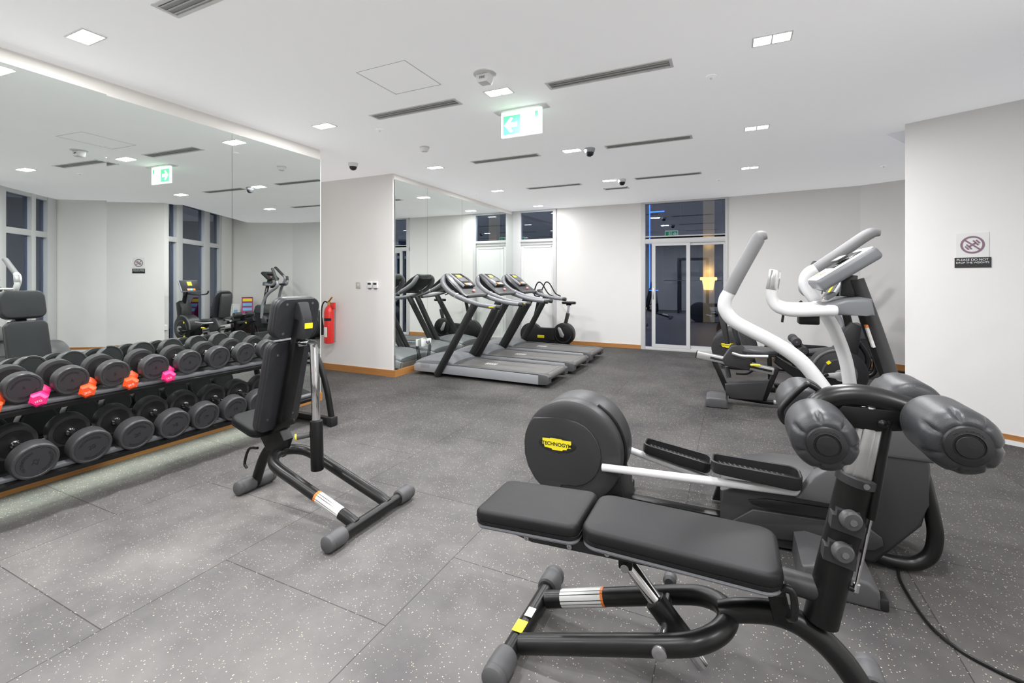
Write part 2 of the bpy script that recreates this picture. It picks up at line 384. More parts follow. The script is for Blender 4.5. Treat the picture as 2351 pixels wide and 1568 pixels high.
# baseboards
def base(name, pts, h=.09, z=0, th=.014, material='wood'):
    m = MB()
    for p0, p1 in zip(pts, pts[1:]):
        a, b = V((*p0,0)), V((*p1,0)); d = (b-a).normalized(); n = V((d.y, -d.x, 0))*th
        m.prism([(a.x,a.y), (b.x,b.y), ((b+n).x,(b+n).y), ((a+n).x,(a+n).y)], z, z+h, 'xy')
    return struct(m.build(name, material))
base('baseboard_left', [(-4.035, -1.0), (-4.075, 3.68)])
base('baseboard_mirror', [(mx2(4.96)+.0, 4.945), (mx2(8.9)+.0, 8.9)], .09)
base('baseboard_niche', [(-5.69, 4.955), (mx2(4.96)+.014, 4.955)])
base('baseboard_back', [(-3.22, WB), (-1.54, WB)], .075)
base('baseboard_corner', [(-.04, WB), (1.8, 8.70), (3.1, 7.99)], .085)
base('baseboard_right', [(1.453,5.399), (2.84,4.65)], .042, .038, .012)
base('trim_5', [(1.445,5.403), (2.84,4.65)], .038, 0, .016, 'white')
struct(MB().box((1.452,5.425,.40), (.035,.05,.09)).build('trim_6', 'white'))

# ------------- glazed openings. local frame: x along the wall, z up, glass at y=0, room side -y
def opening(name, label, p0, ang, L, posts, transom, top, panes, extra=None):
    r = thing(name, label, 'window' if 'window' in name else 'door', (*p0, 0), ang); r['kind'] = 'structure'
    m = MB()
    for x, w in posts: m.box2((x, -.05, 0), (x+w, .07, top), .004)
    for z, h in transom: m.box2((0, -.045, z), (L, .06, z+h), .004)
    m.build('window_frame', 'frame', r)
    for (x0, x1, z0, z1) in panes: MB().box2((x0, .0, z0), (x1, .006, z1)).build('pane', 'glass', r)
    return r
# far left window with panel
w1 = opening('window_1', 'narrow window in the far left corner, dark glass over a white panel', (-4.26, WB+.02), 0, 1.03, [(0, .23), (.96, .07)], [(2.10,.055), (2.72,.05), (0,.06)], CH, [(.23,.96,2.15,2.72)])
MB().box2((.23, .0, .06), (.96, .03, 2.10)).build('blind_panel', 'panel', w1)
m = MB()
for a in (((.30,-.012,.2), (.315,0,2.0)), ((.30,-.012,1.985), (.92,0,2.0)), ((.905,-.012,.2), (.92,0,2.0))): m.box2(*a)
m.build('panel_moulding', 'white', w1)
MB().box2((.23,-.02,2.04), (.96,.02,2.10), .004).build('blind_box', 'frame', w1)
# sliding glass door
d1 = opening('door_1', 'white framed sliding glass door to the dark terrace', (-1.53, WB+.02), 0, 1.48, [(0, .075), (1.44, .04)], [(1.985,.09), (2.105,.02), (2.73,.035), (0,.055)], CH, [(.075,1.44,2.12,2.73), (.075,.20,.05,1.99)])
for x0, x1, nm in ((.195,.865,'sliding_leaf'), (.80,1.44,'fixed_leaf')):
    m = MB(); yo = -.03 if nm == 'sliding_leaf' else 0.0
    m.box2((x0,yo-.02,.056), (x0+.065,yo+.02,1.984))
    if nm == 'fixed_leaf': m.box2((x1-.03,yo-.02,.056), (x1-.001,yo+.02,1.984))
    else: m.box2((x1-.065,yo-.021,.056), (x1,yo+.021,1.984))
    m.box2((x0+.065,yo-.018,.056), (x1-.03,yo+.018,.115)); m.box2((x0+.065,yo-.018,1.94), (x1-.03,yo+.018,1.984))
    lf = m.build(nm, 'frame', d1); MB().box2((x0+.05,yo-.003,.10), (x1-.03,yo+.003,1.95)).build('pane', 'glass', lf)
MB().box2((.212,-.062,.95), (.232,-.045,1.15), .004).build('door_handle', 'alu', d1)
# window bay on the right behind the sign wall
ang = math.atan2(8.0-5.46, 3.06-1.475); Lb = math.hypot(8.0-5.46, 3.06-1.475)
opening('window_2', 'tall dark window bay in the right recess, seen in the mirror', (1.475+.075*math.sin(ang),5.46-.075*math.cos(ang)), ang, Lb, [(0,.05), (.36,.22), (1.50,.26), (2.25,.10)], [(2.05,.10), (0,.08), (2.85,.07)], CH+.16, [(.05,.36,.08,2.05), (.58,1.5,.08,2.05), (1.76,2.25,.08,2.05), (.05,.36,2.15,2.85), (.58,1.5,2.15,2.85), (1.76,2.25,2.15,2.85)])
struct(MB().prism([(0,-.1), (.64,-.1), (.64,0), (0,0)], 0, CH+.16, 'xy').build('wall_bay', 'wall')).location = (1.475+math.cos(ang)*2.35, 5.46+math.sin(ang)*2.35, 0)
bpy.data.objects['wall_bay'].rotation_euler = (0,0,ang)
ang = math.atan2(4.64-3.2, 2.84-1.76); Lb = math.hypot(4.64-3.2, 2.84-1.76)
opening('window_3', 'tall dark window at the right, seen at the left end of the mirror', (1.76,3.2), ang, Lb, [(0,.05), (.42,.16), (1.15,.10), (1.55,.24)], [(2.05,.10), (0,.08), (2.70,.065)], CH, [(.05,.42,.08,2.05), (.58,1.15,.08,2.05), (1.25,1.55,.08,2.05), (.05,.42,2.15,2.70), (.58,1.15,2.15,2.70), (1.25,1.55,2.15,2.70)])

# ---------------------------------------------------------------- outside, at night
struct(MB().prism([(-7,9.13), (9,9.13), (9,26), (-7,26)], -.12, -.03, 'xy').build('terrace_floor', 'terrace'))
struct(MB().prism([(3.7,-3), (9,-3), (9,9.12), (3.7,9.12)], -.12, -.03, 'xy').build('balcony_floor', 'terrace'))
fb = thing('building', 'dark building across the terrace with rows of unlit windows', 'building', (0,19,0))
MB().box2((-9,0,-2), (9,1,14)).build('facade', 'facade', fb)
for i in range(7):
    for j in range(4):
        x = -6.6+i*2.1; z = 1.1+j*2.6
        w = MB().box2((x,-.06,z), (x+1.3,.02,z+1.5)).build('facade_window', 'facadedark', fb)
        m = MB(); m.box2((x-.04,-.1,z-.06), (x+1.34,-.05,z)); m.box2((x+.62,-.1,z), (x+.68,-.05,z+1.5)); m.build('window_frame', 'facade', w)
for j in range(4): MB().box2((-9,-.5,2.9+j*2.6), (9,0,3.05+j*2.6)).build('ledge', 'facade', fb)
pc = thing('lit_pillar', 'warm lit stone pillar outside behind the sliding door', 'pillar', (-.62,15.6,0))
for zz, en in ((1.55, 6), (2.4, 3)):
    ld = bpy.data.lights.new('pillar_uplight', 'POINT'); ld.energy = en; ld.color = (1,.62,.22); ld.shadow_soft_size = .05; lo = bpy.data.objects.new('pillar_uplight', ld); C.objects.link(lo); lo.location = (-.62,15.25,zz)
MB().box2((-.16,-.16,-.05), (.16,.16,6)).build('shaft', 'column_lit', pc)
m = MB(); m.box2((-.24,-.3,1.27), (.24,-.16,1.37), .02); m.prism([(-.13,.98), (.13,.98), (.18,1.27), (-.18,1.27)], -.3, -.16, 'xz'); m.build('wall_lamp', 'amber', pc)
bs = thing('blue_light_strip', 'blue neon outline glowing on the tower outside the door', 'light strip', (-2.55,16.4,0))
m = MB()
for a in (((0,0,1.0), (.03,.03,4.8)), ((0,0,3.6), (.5,.03,3.635)), ((0,0,4.0), (.35,.03,4.035)), ((0,0,.9), (.3,.03,.93))): m.box2(*a)
m.build('neon_tube', 'bluelight', bs)
MB().box2((-.1,.06,-.03), (.1,.3,5)).build('mast', 'facadedark', bs)
def post_lamp(name, label, group, x, y, z, r, mt):
    t = tag(thing(name, label, 'lamp', (x,y,-.03)), label, 'lamp', group)
    MB().box((0,0,z+.03), (r*1.6,r,r), None, r*.2).build('lamp_glass', mt, t); MB().cyl((0,0,0), (0,0,z+.03-r*.45), .012, seg=8).build('post', 'facadedark', t)
for x, y, z in ((-2.45,13.5,.25), (-2.3,13.9,.45), (-2.5,14.3,.6), (-2.35,13.2,.10)): post_lamp('garden_lamp', 'small warm lamp glowing low outside left of the sliding door', 'warm lamps low outside the sliding door', x, y, z, .07, 'amber')
hr = thing('balcony_railing', 'orange handrail balcony railing outside the right windows', 'railing', (4.2,5.0,0))
MB().tube([(0,-3.5,1.0), (0,4,1.0)], .035, smooth=False).build('handrail', 'railwood', hr)
MB().tube([(0,-3.5,.1), (0,4,.1)], .02, smooth=False).build('bottom_rail', 'darkplastic', hr)
for i in range(24): MB().cyl((0,-3.4+i*.32,-.03), (0,-3.4+i*.32,1.0), .012, seg=8).build('baluster', 'darkplastic', hr)
for i, (y, z) in enumerate(((6.9,1.6), (7.1,1.75), (6.7,1.5), (7.3,1.35), (4.1,1.2), (8.0,2.0))): post_lamp('street_lamp', 'tiny distant lamp glowing beyond the right windows', 'distant lamps beyond the right windows', 7.6, y, z, .055, 'amber' if i != 4 else 'bluelight')

# ---------------------------------------------------------------- ceiling fittings
LX = [-3.43, -1.60, .22]; LY = [1.37, 3.13, 4.92, 6.67, 8.42]
lights = [(x, y) for y in LY for x in LX if (x, y) not in ((.22, 8.42), (-1.60, 8.42))] + [(.22,-.4), (-1.6,-.4), (-3.43,-.4), (1.75,.3)]  # last downlight is an added, unseen fill for the right foreground
lx_name = {1.75: 'added fill light out of view', -3.43: 'left row', -1.60: 'middle row', .22: 'right row'}
ordn = {.3: 'over the corner right of the camera', 1.37: 'nearest to the camera', 3.13: 'second from the camera', 4.92: 'third from the camera', 6.67: 'fourth from the camera', 8.42: 'last by the far window', -.4: 'behind the camera'}
dl = None
def make_downlight():
    t = thing('downlight', '', 'ceiling light')
    m = MB(); m.box2((-.105,-.06,-.006), (.105,-.052,0)); m.box2((-.105,.052,-.006), (.105,.06,0)); m.box2((-.105,-.052,-.006), (-.097,.052,0)); m.box2((.097,-.052,-.006), (.105,.052,0)); m.box2((-.004,-.052,-.006), (.004,.052,0)); m.build('frame', 'white', t)
    for s in (-1, 1): MB().box((s*.05,0,-.002), (.085,.095,.003), None, .001).build('lamp', 'lampglow', t)
    return t
for (x, y) in lights:
    lb = 'square twin ceiling downlight, %s, %s' % (lx_name[x], ordn[y])
    if dl is None: dl = make_downlight(); o = dl; o.location = (x, y, CH)
    else: o = dup(dl, (x, y, CH))
    o['label'] = lb; o['group'] = 'twin ceiling downlights'
    ld = bpy.data.lights.new('downlight_beam', 'AREA'); ld.shape = 'RECTANGLE'; ld.size = .20; ld.size_y = .11; ld.energy = 26; ld.color = (.99,.99,1)
    lo = bpy.data.objects.new('downlight_beam', ld); C.objects.link(lo); lo.location = (x, y, CH-.012)
    if y > 8: ld.energy = 13

def make_vent(L):
    t = thing('ceiling_vent', '', 'vent')
    W = .135
    m = MB(); m.box2((-L/2,-W/2,-.006), (L/2,-W/2+.02,0)); m.box2((-L/2,W/2-.02,-.006), (L/2,W/2,0)); m.box2((-L/2,-W/2,-.006), (-L/2+.02,W/2,0)); m.box2((L/2-.02,-W/2,-.006), (L/2,W/2,0)); m.build('frame', 'white', t)
    MB().box2((-L/2+.01,-W/2+.01,-.002), (L/2-.01,W/2-.01,-.0005)).build('backing', 'slot', t)
    for k in range(3):
        y = -W/2+.034+k*.034; MB().box((0,y,-.004), (L-.05,.016,.003), Mx.Rotation(.5,3,'X')).build('slat', 'vent', t)
    return t
v0 = make_vent(.88)
vents = [(-.785,3.19,'beside the exit sign, right of it'), (-2.41,3.15,'between the pillar lights, left of the exit sign'), (-.79,4.95,'third row, right of the dome camera'), (-2.43,4.91,'with white shine in front of the niche'), (-.80,6.71,'far row on the right'), (-2.48,6.72,'far row on the left'), (-2.28,1.42,'cut by the top edge of the picture'), (-.785,1.42,'above the camera, outside the picture')]
for i, (x, y, w) in enumerate(vents):
    o = v0 if i == 0 else dup(v0, (0,0,0)); o.location = (x, y, CH); o['label'] = 'long slotted ceiling air vent, '+w
v1 = make_vent(.38); v1.location = (-1.64,7.29,CH); v1['label'] = 'short slotted ceiling vent farthest down the middle'

hp = thing('access_hatch', 'flush square access hatch outlined in the ceiling left of the fire beacon', 'hatch', (-2.13,2.62,CH))
m = MB()
for a in (((-.21,-.21,-.001), (.21,-.205,0)), ((-.21,.205,-.002), (.21,.21,0)), ((-.21,-.21,-.002), (-.205,.21,0)), ((.205,-.21,-.002), (.21,.21,0))): m.box2(*a)
m.build('edge_bead', 'vent', hp); MB().box2((-.2,-.2,-.001), (.2,.2,0)).build('hatch_panel', 'ceil', hp)

fbn = thing('fire_beacon', 'white round fire alarm beacon lettered FIRE beside the middle downlight', 'alarm', (-1.54,2.80,CH))
MB().lathe([(.075,0), (.08,-.004), (.08,-.012), (.065,-.016), (.04,-.018)], seg=32).build('mounting_ring', 'white', fbn)
MB().prism([(-.05,-.018), (.05,-.018), (.046,-.055), (.034,-.075), (-.034,-.075), (-.046,-.055)], -.04, .04, 'xz', .006).build('sounder', 'white', fbn)
text('FIRE', .024, 'midgrey', fbn, (0,-.0415,-.045), (1,0,0), (0,0,1))
def detector(x, y, label):
    t = thing('smoke_detector', label, 'detector', (x,y,CH))
    MB().lathe([(.055,0), (.055,-.01), (.045,-.012)]).build('base_plate', 'white', t)
    MB().lathe([(.05,-.012), (.046,-.035), (.034,-.052), (.02,-.056), (.0,-.056)]).build('sensor_dome', 'white', t); return t
detector(-3.0,4.10,'small white smoke detector above the mirror niche')
for x, y, s in ((-3.04,3.44,'above the niche with the extinguisher'), (-.125,3.53,'right of the long nearest vent'), (-.16,7.28,'near the sliding door'), (1.75,7.3,'in the right recess'), (-3.9,6.8,'above the treadmill mirror')):
    t = thing('sprinkler', 'tiny flush ceiling sprinkler cap, '+s, 'sprinkler', (x,y,CH)); MB().lathe([(.035,0), (.035,-.004), (.025,-.008), (.0,-.009)]).build('cover', 'ceil', t); MB().cyl((0,0,-.02), (0,0,-.008), .008).build('head', 'white', t)
def dome(x, y, label, mt='white'):
    t = thing('dome_camera', label, 'camera', (x,y,CH))
    MB().lathe([(.058,0), (.06,-.01), (.055,-.035), (.048,-.045)]).build('housing', mt, t)
    MB().lathe([(.046,-.04), (.044,-.06), (.034,-.078), (.018,-.088), (0,-.09)]).build('lens_dome', 'screen', t)
dome(-1.40,4.93,'silver dome security camera beside the middle downlight', 'silver'); dome(-1.415,6.66,'farther small dome security camera beside the fourth middle downlight')
dome(-4.22,4.30,'small dome security camera above the niche on the left')

ex = thing('exit_sign', 'green and white lit exit sign with arrow hanging from the ceiling', 'sign', (-1.59,3.53,CH), math.atan2(-.10,.36)*0+0.0)
MB().box2((-.24,-.05,-.012), (.24,.05,0), .003).build('ceiling_plate', 'white', ex)
MB().box2((-.185,-.012,-.225), (.185,.012,-.012), .003).build('light_panel', 'exitwhite', ex)
for sgn, y in ((1,-.0125), (-1,.0125)):
    q = (lambda u0, u1: (min(u0*sgn, u1*sgn), max(u0*sgn, u1*sgn)))
    f = lambda d: (min(y, y-sgn*d), max(y, y-sgn*d))
    u = q(-.165,-.005); v = f(.001); MB().box2((u[0],v[0],-.205), (u[1],v[1],-.045)).build('green_field', 'exitgreen', ex)
    if sgn < 0: u = q(.02,.165); MB().box2((u[0],v[0],-.205), (u[1],v[1],-.045)).build('green_field', 'exitgreen', ex)
    else: MB().box2((.125,v[0],-.09), (.155,v[1],-.04)).build('green_field', 'exitgreen', ex)
    v = f(.003); pl = [(-.155,-.125), (-.095,-.06), (-.072,-.07), (-.10,-.105), (-.035,-.105), (-.035,-.145), (-.10,-.145), (-.072,-.18), (-.095,-.19)]
    MB().prism([(a*sgn, w) for a, w in pl], v[0], v[1], 'xz').build('arrow', 'exitwhite', ex)
    m = MB(); yy = y-sgn*.004; m.lathe([(.012,-.003), (.012,.003)], (.06*sgn,yy,-.07), (0,1,0), 12)
    for pts in ([(.062,-.085), (.055,-.125), (.03,-.155)], [(.055,-.125), (.075,-.15), (.085,-.185)], [(.062,-.09), (.085,-.11)], [(.058,-.09), (.033,-.105)]): m.tube([(a*sgn,yy,w) for a, w in pts], .008, 4, 6)
    m.build('running_figure', 'exitwhite', ex)

# ---------------------------------------------------------------- wall fittings
fe = thing('fire_extinguisher', 'red fire extinguisher with black hose hung on the niche wall', 'fire extinguisher', (-5.23,4.86,.40))
MB().lathe([(.05,0), (.068,.01), (.07,.03), (.07,.45), (.062,.49), (.04,.53), (.022,.545), (.02,.56)]).build('cylinder_body', 'red', fe)
MB().cyl((0,0,.555), (0,0,.60), .022).build('valve', 'brass', fe)
MB().tube([(-.02,0,.60), (.03,-.02,.62), (.09,-.03,.67)], .009, flat=1.6).build('handle', 'brass', fe)
MB().tube([(-.02,0,.585), (-.09,0,.60), (-.13,-.01,.52), (-.13,-.02,.36)], .010).build('hose', 'black', fe)
MB().cyl((-.13,-.02,.37), (-.10,-.02,.12), .014, .028).build('horn', 'black', fe)
MB().box2((.03,-.0,.50), (.09,.04,.59), .005).build('tag_block', 'red', fe)
wrap(fe, (0,0,.10), (0,0,.24), .0708, 'label', (0,0,0), 'white_label', -40, 25)
wrap(fe, (0,0,.33), (0,0,.37), .0708, 'black', (0,0,0), 'black_band', -40, 70)
MB().box2((-.03,.06,.02), (.03,.09,.5)).build('bracket', 'steel', fe)
sw = thing('wall_switch', 'single beige switch on the niche wall above the extinguisher side', 'switch', (-4.76,4.953,1.24))
MB().box2((-.043,-.01,-.045), (.043,0,.045), .004).build('plate', 'beige', sw); MB().box2((-.012,-.014,-.02), (.012,-.008,.02), .002).build('rocker', 'vent', sw)
for x, lb in ((-4.545,'left white square thermostat of the pair on the niche wall'), (-4.445,'right white square thermostat of the pair on the niche wall')):
    t = thing('thermostat', lb, 'thermostat', (x,4.953,1.25)); MB().box2((-.043,-.02,-.045), (.043,0,.045), .005).build('case', 'white', t); MB().box2((-.03,-.022,-.0), (.03,-.019,.028)).build('display', 'darkplastic', t); MB().box2((-.02,-.016,-.062), (.02,-.004,-.046), .003).build('knob', 'midgrey', t)

sg = thing('notice_sign', 'laminated no dumbbell dropping notice on the angled right wall', 'sign', (1.845,5.188,1.58), math.atan2(-.475,.88))
sg.location = V((1.845,5.188,1.58))+V((-.475,-.88,0))*.0
MB().box2((-.10,-.004,-.145), (.10,-.0015,.145)).build('paper', 'label', sg)
MB().box2((-.11,-.0055,-.148), (.112,-.005,-.062)).build('black_band', 'ink', sg)
m = MB(); m.lathe([(.060,-.0005), (.074,-.0005), (.074,.0005), (.060,.0005)], (0,-.006,.045), (0,1,0), 48, True); m.box((0,-.0062,.045), (.128,.001,.012), Mx.Rotation(math.radians(42),3,'Y')); m.build('prohibition_ring', 'purple', sg)
m = MB()
R_ = Mx.Rotation(math.radians(-38),3,'Y')
for q in (-.042,-.026,.026,.042): m.box(V((0,-.0068,.045))+R_@V((q,0,0)), (.011,.0008,.05 if abs(q) < .03 else .034), R_)
m.box(V((0,-.0068,.045)), (.05,.0008,.012), R_); m.build('dumbbell_pictogram', 'purple', sg)
text('PLEASE DO NOT', .026, 'whiteink', sg, (0,-.0065,-.082), (1,0,0), (0,0,1), .0003); text('DROP THE WEIGHTS', .0215, 'whiteink', sg, (0,-.0065,-.106), (1,0,0), (0,0,1), .0003)

# ---------------------------------------------------------------- dumbbells
def make_dumbbell(R, n, L):
    # handle along local X, front face at +L/2
    t = thing('dumbbell', '', 'dumbbell')
    hw = .062 if R < .09 else .080
    for s in (1, -1):
        x0 = s*(L/2-hw); 
        h = MB().lathe([(R*.80,0), (R*.985,.002), (R,.006), (R,hw-.012), (R*.985,hw-.005), (R*.93,hw), (R*.83,hw), (R*.80,hw-.0035), (.01,hw-.0035)], (x0,0,0), (s,0,0), 40).build('weight_head', 'rubberrim', t)
        MB().lathe([(R*.80,.0), (R*.80,.0015)], (s*(L/2-.0035),0,0), (s,0,0), 40).build('end_plate', 'rubbergrey', h)
        if s > 0:
            text(n, R*.36, 'ink', h, (L/2-.0012,0,0), (0,1,0), (0,0,1), .0004)
            text('TECHNOGYM', R*.19, 'ink', h, (L/2-.0012,0,0), (0,1,0), (0,0,1), .0004, arc=R*.56)
            text('TECHNOGYM', R*.19, 'ink', h, (L/2-.0012,0,0), (0,1,0), (0,0,1), .0004, arc=-R*.66)
        MB().lathe([(R*.78,0), (R*.78,-.003)], (x0,0,0), (s,0,0), 32).build('inner_plate', 'rubber', h)
    MB().lathe([(.024,-L/2+hw), (.024,-L/2+hw+.012), (.016,-L/2+hw+.016), (.018,0), (.016,L/2-hw-.016), (.024,L/2-hw-.012), (.024,L/2-hw)], (0,0,0), (1,0,0), 20).build('handle', 'chrome', t)
    return t
tiltu, tiltl = math.radians(8), math.radians(12)
up = [(.945,'4'), (1.163,'4'), (1.375,'4'), (1.590,'6'), (1.825,'6'), (2.047,'8'), (2.265,'10'), (2.480,'10'), (2.685,'12'), (2.88,'12')]
lo = [(.93,'22'), (1.172,'22'), (1.420,'20'), (1.655,'20'), (1.880,'18'), (2.090,'16'), (2.310,'14'), (2.515,'14'), (2.73,'12')]
protos = {}
pos_word = ['outside the left edge', 'first', 'second', 'third', 'fourth', 'fifth', 'sixth', 'seventh', 'eighth', 'ninth']
def place_db(y, n, R, L, xf, zc, tilt, row, i, spin):
    key = (n, R)
    c = V((xf-L/2*math.cos(tilt), y, zc+L/2*math.sin(tilt)))
    lab = ('black dumbbell on the %s rack shelf, %s from the left picture edge, marked %s' % (row, pos_word[i], n)) if i else ('black dumbbell on the %s rack shelf just past the left picture edge' % row)
    if key not in protos: protos[key] = make_dumbbell(R, n, L); o = protos[key]
    else: o = dup(protos[key], c)
    o.location = c
    # spin about its own axis then tilt the axis down to the front
    q = Mx.Rotation(tilt,3,'Y') @ Mx.Rotation(spin,3,'X'); o.rotation_euler = q.to_euler()
    o['label'] = lab; o['group'] = 'dumbbells on the %s shelf of the rack' % row
    o['category'] = 'dumbbell'
spins = [0, .5, .45, 3.1, .1, .2, .9, .6, .3, 0]
for i, (y, n) in enumerate(up): place_db(y, n, .086, .25, -3.60, .722, tiltu, 'upper', i, spins[i])
spl = [0, 1.35, .35, .2, .25, 1.2, .2, .3, 0]
for i, (y, n) in enumerate(lo): place_db(y, n, [.103,.103,.103,.100,.100,.098,.096,.096,.094][i], .36, -3.475, .325, tiltl, 'lower', i, spl[i])

def make_hex(col, kg):
    t = thing('mini_dumbbell', '', 'dumbbell'); R = .044
    for s in (1, -1):
        x0 = s*.032
        h = MB().lathe([(R*.55,0), (R*.98,.014), (R,.022), (R*.98,.045), (R*.66,.058), (.001,.058)], (x0,0,0), (s,0,0), 6).build('hex_head', col, t)
        if s > 0: text(kg, .017, 'whiteink', h, (x0+.0585,0,-.005), (0,1,0), (0,0,1), .0004)
    MB().tube([(-.035,0,0), (-.012,0,0), (.012,0,0), (.035,0,0)], [.019,.016,.016,.019]).build('handle', col, t)
    return t
hx = {'neonpink': make_hex('neonpink', '1KG'), 'neonorange': make_hex('neonorange', '2KG')}
first = {'neonpink': 1, 'neonorange': 1}
for i, (y, c, lb) in enumerate(((1.235,'neonpink','pink mini dumbbell, the nearer pink one, on the upper shelf'), (1.455,'neonorange','orange mini dumbbell, the nearer orange one, on the upper shelf'), (1.68,'neonorange','orange mini dumbbell, the farther orange one, on the upper shelf'), (1.905,'neonpink','pink mini dumbbell, the farther pink one, on the upper shelf'), (1.05,'neonorange','orange mini dumbbell outside the left edge, seen in the mirror'))):
    o = hx[c] if first[c] else dup(hx[c], (0,0,0)); first[c] = 0
    o.location = (-3.615, y, .664); o.rotation_euler = (.3, tiltu, -.42); o['label'] = lb; o['group'] = 'bright mini dumbbells'

for zz in (0,):
    ld = bpy.data.lights.new('mirror_bounce_fill', 'AREA'); ld.shape = 'RECTANGLE'; ld.size = .30; ld.size_y = 3.2; ld.energy = 9; ld.color = (.90,1,.88); ld.spread = math.radians(100)  # added hidden lamp under the shelf, standing in for light bounced off the mirror
    lo = bpy.data.objects.new('mirror_bounce_fill', ld); C.objects.link(lo); lo.location = (-3.84, 1.3, .165)
rk = thing('dumbbell_rack', 'two tier black dumbbell rack in front of the mirror wall', 'rack', (-3.7,1.0,0)); OF = (-3.7,1.0,0)
Y0, Y1 = -.35, 3.13
def rail_shelf(xf, zf, depth, tilt, nm):
    c, s = math.cos(tilt), math.sin(tilt)
    def P_(d, u): return (xf-d*c+u*s*0, zf+d*s+u)
    m = MB()
    # two support rails with a dark tray between them
    a = P_(.0, -.012); b = P_(depth, -.012); 
    m.prism([(a[0], a[1]), (b[0], b[1]), (b[0], b[1]-.02), (a[0]+.01, a[1]-.028), (a[0]+.012, a[1]-.005)], Y0, Y1, 'xz')
    sh = m.build(nm, 'black', rk, OF)
    for d in (.035, depth-.09):
        q = P_(d, .0); MB().box((q[0], (Y0+Y1)/2, q[1]), (.040,Y1-Y0,.024), Mx.Rotation(tilt,3,'Y'), .006).build('saddle_rail', 'midgrey', sh, OF)
    return sh
rail_shelf(-3.607, .614, .33, tiltu, 'shelf'); rail_shelf(-3.50, .250, .40, tiltl, 'shelf')
for y in (Y0+.05, Y1-.05):
    m = MB(); m.tube([(-3.55,y,.68), (-3.46,y,.60), (-3.39,y,.455), (-3.335,y,.301), (-3.30,y,.15), (-3.28,y,.06)], .030, flat=.8); m.tube([(-3.90,y,.05), (-3.82,y,.40), (-3.72,y,.66), (-3.55,y,.68)], .030, flat=.8); m.build('upright', 'black', rk, OF)
    MB().box2((-3.93,y-.03,.015), (-3.27,y+.03,.075), .006).build('foot_bar', 'black', rk, OF)
    for x in (-3.275, -3.9): MB().box2((x-.03,y-.04,0), (x+.03,y+.04,.085), .01).build('rubber_foot', 'rubber', rk, OF)

# ---------------------------------------------------------------- adjustable bench with leg rollers (foreground)
b1 = thing('weight_bench', 'grey padded bench with leg roller column in the foreground', 'bench', (0,1.605,0)); O1 = (0,1.605,0); YM = 1.605
def foot_caps(par, x, y0, y1, z, off, r=.030):
    MB().cyl((x,y0,z), (x,y1,z), r).build('foot_bar', 'blacktube', par, off)
    for y, s in ((y0,-1), (y1,1)):
        MB().lathe([(.034,-.0), (.041,.006), (.043,.03), (.043,.075), (.040,.082), (.040,.09), (.043,.094), (.040,.112), (.030,.12), (.0,.121)], (x,y-s*.09,z+.003), (0,s,0), 28).build('foot_cap', 'cap', par, off)
foot_caps(b1, -.695, 1.335, 1.885, .043, O1)
hw = .125
def uframe(xr, xb, z0, z1, ym, par, off, d, r=.032):
    # d=+1: opens towards -x, bend on +x side
    def z_(x): return z0+(z1-z0)*((x-xr)/(xb-xr))
    L = [(xr, ym-hw, z0)]
    xs = xb-d*(hw+.03)
    for f in (.33,.66,1): x = xr+(xs-xr)*f; L.append((x, ym-hw, z_(x)))
    for a in (-60,-30,0,30,60): x = xs+d*(hw+.03)*math.cos(math.radians(a)); L.append((x, ym+hw*math.sin(math.radians(a))*1.02, z_(x)))
    for f in (1,.66,.33,0): x = xr+(xs-xr)*f; L.append((x, ym+hw, z_(x)))
    return MB().tube(L, r, 6, 18).build('base_frame', 'blacktube', par, off)
uf = uframe(-.665, -.008, .056, .274, YM, b1, O1, 1)
def slopept(x): return .056+.218*((x+.665)/.657)
w = wrap(uf, (-.60,YM+hw,slopept(-.60)), (-.44,YM+hw,slopept(-.44)), .0328, 'label', O1, a0=0, a1=360)
wrap(uf, (-.44,YM+hw,slopept(-.44)), (-.43,YM+hw,slopept(-.43)), .0329, 'orange', O1, 'orange_band', 0, 360)
MB().box((-.695,1.53,.0755), (.04,.06,.001)).build('yellow_badge', 'yellow', b1, O1); MB().box((-.688,1.61,.0755), (.03,.05,.001)).build('serial_label', 'label', b1, O1)
# rear leg and rear foot bar
MB().tube([(-.025,YM,.285), (.015,YM,.303), (.065,YM,.318), (.118,YM,.328), (.172,YM,.322), (.215,YM,.303), (.262,YM,.270), (.312,YM,.213), (.365,YM,.120), (.402,YM,.045)], .034, 8, 20).build('rear_leg', 'blacktube', b1, O1)
foot_caps(b1, .405, 1.335, 1.885, .043, O1)
# pads
def pad_at(name, x0, x1, zt0, zt1, T, W, par, off, cr=.045, material='leather', ym=YM, taper=0.):
    L = math.hypot(x1-x0, zt1-zt0); a = math.atan2(zt1-zt0, x1-x0)
    mm = Mx.Translation(((x0+x1)/2, ym, (zt0+zt1)/2)) @ Mx.Rotation(-a,4,'Y') @ Mx.Translation((0,0,-T))
    p = MB().pad(L, W, T, cr, .016, mm, taper=taper).build(name, material, par, off)
    # backing tray under the pad
    mm2 = Mx.Translation(((x0+x1)/2, ym, (zt0+zt1)/2)) @ Mx.Rotation(-a,4,'Y') @ Mx.Translation((0,0,-T-.010))
    MB().pad(L-.006, W-.006, .012, cr, .003, mm2, 0, taper=taper).build('backing_board', 'midgrey', p, off)
    return p
pad_at('head_pad', -.852, -.462, .497, .522, .055, .29, b1, O1, .035)
pad_at('back_pad', -.452, .135, .522, .520, .055, .29, b1, O1, .055)
m = MB(); m.prism([(-.76,.430), (-.47,.450), (-.44,.456), (.10,.456), (.14,.458), (.14,.436), (.09,.432), (-.24,.426), (-.40,.418), (-.64,.402), (-.72,.415)], YM-.095, YM+.095, 'xz', .006); hs = m.build('underbody', 'blackplastic', b1, O1)
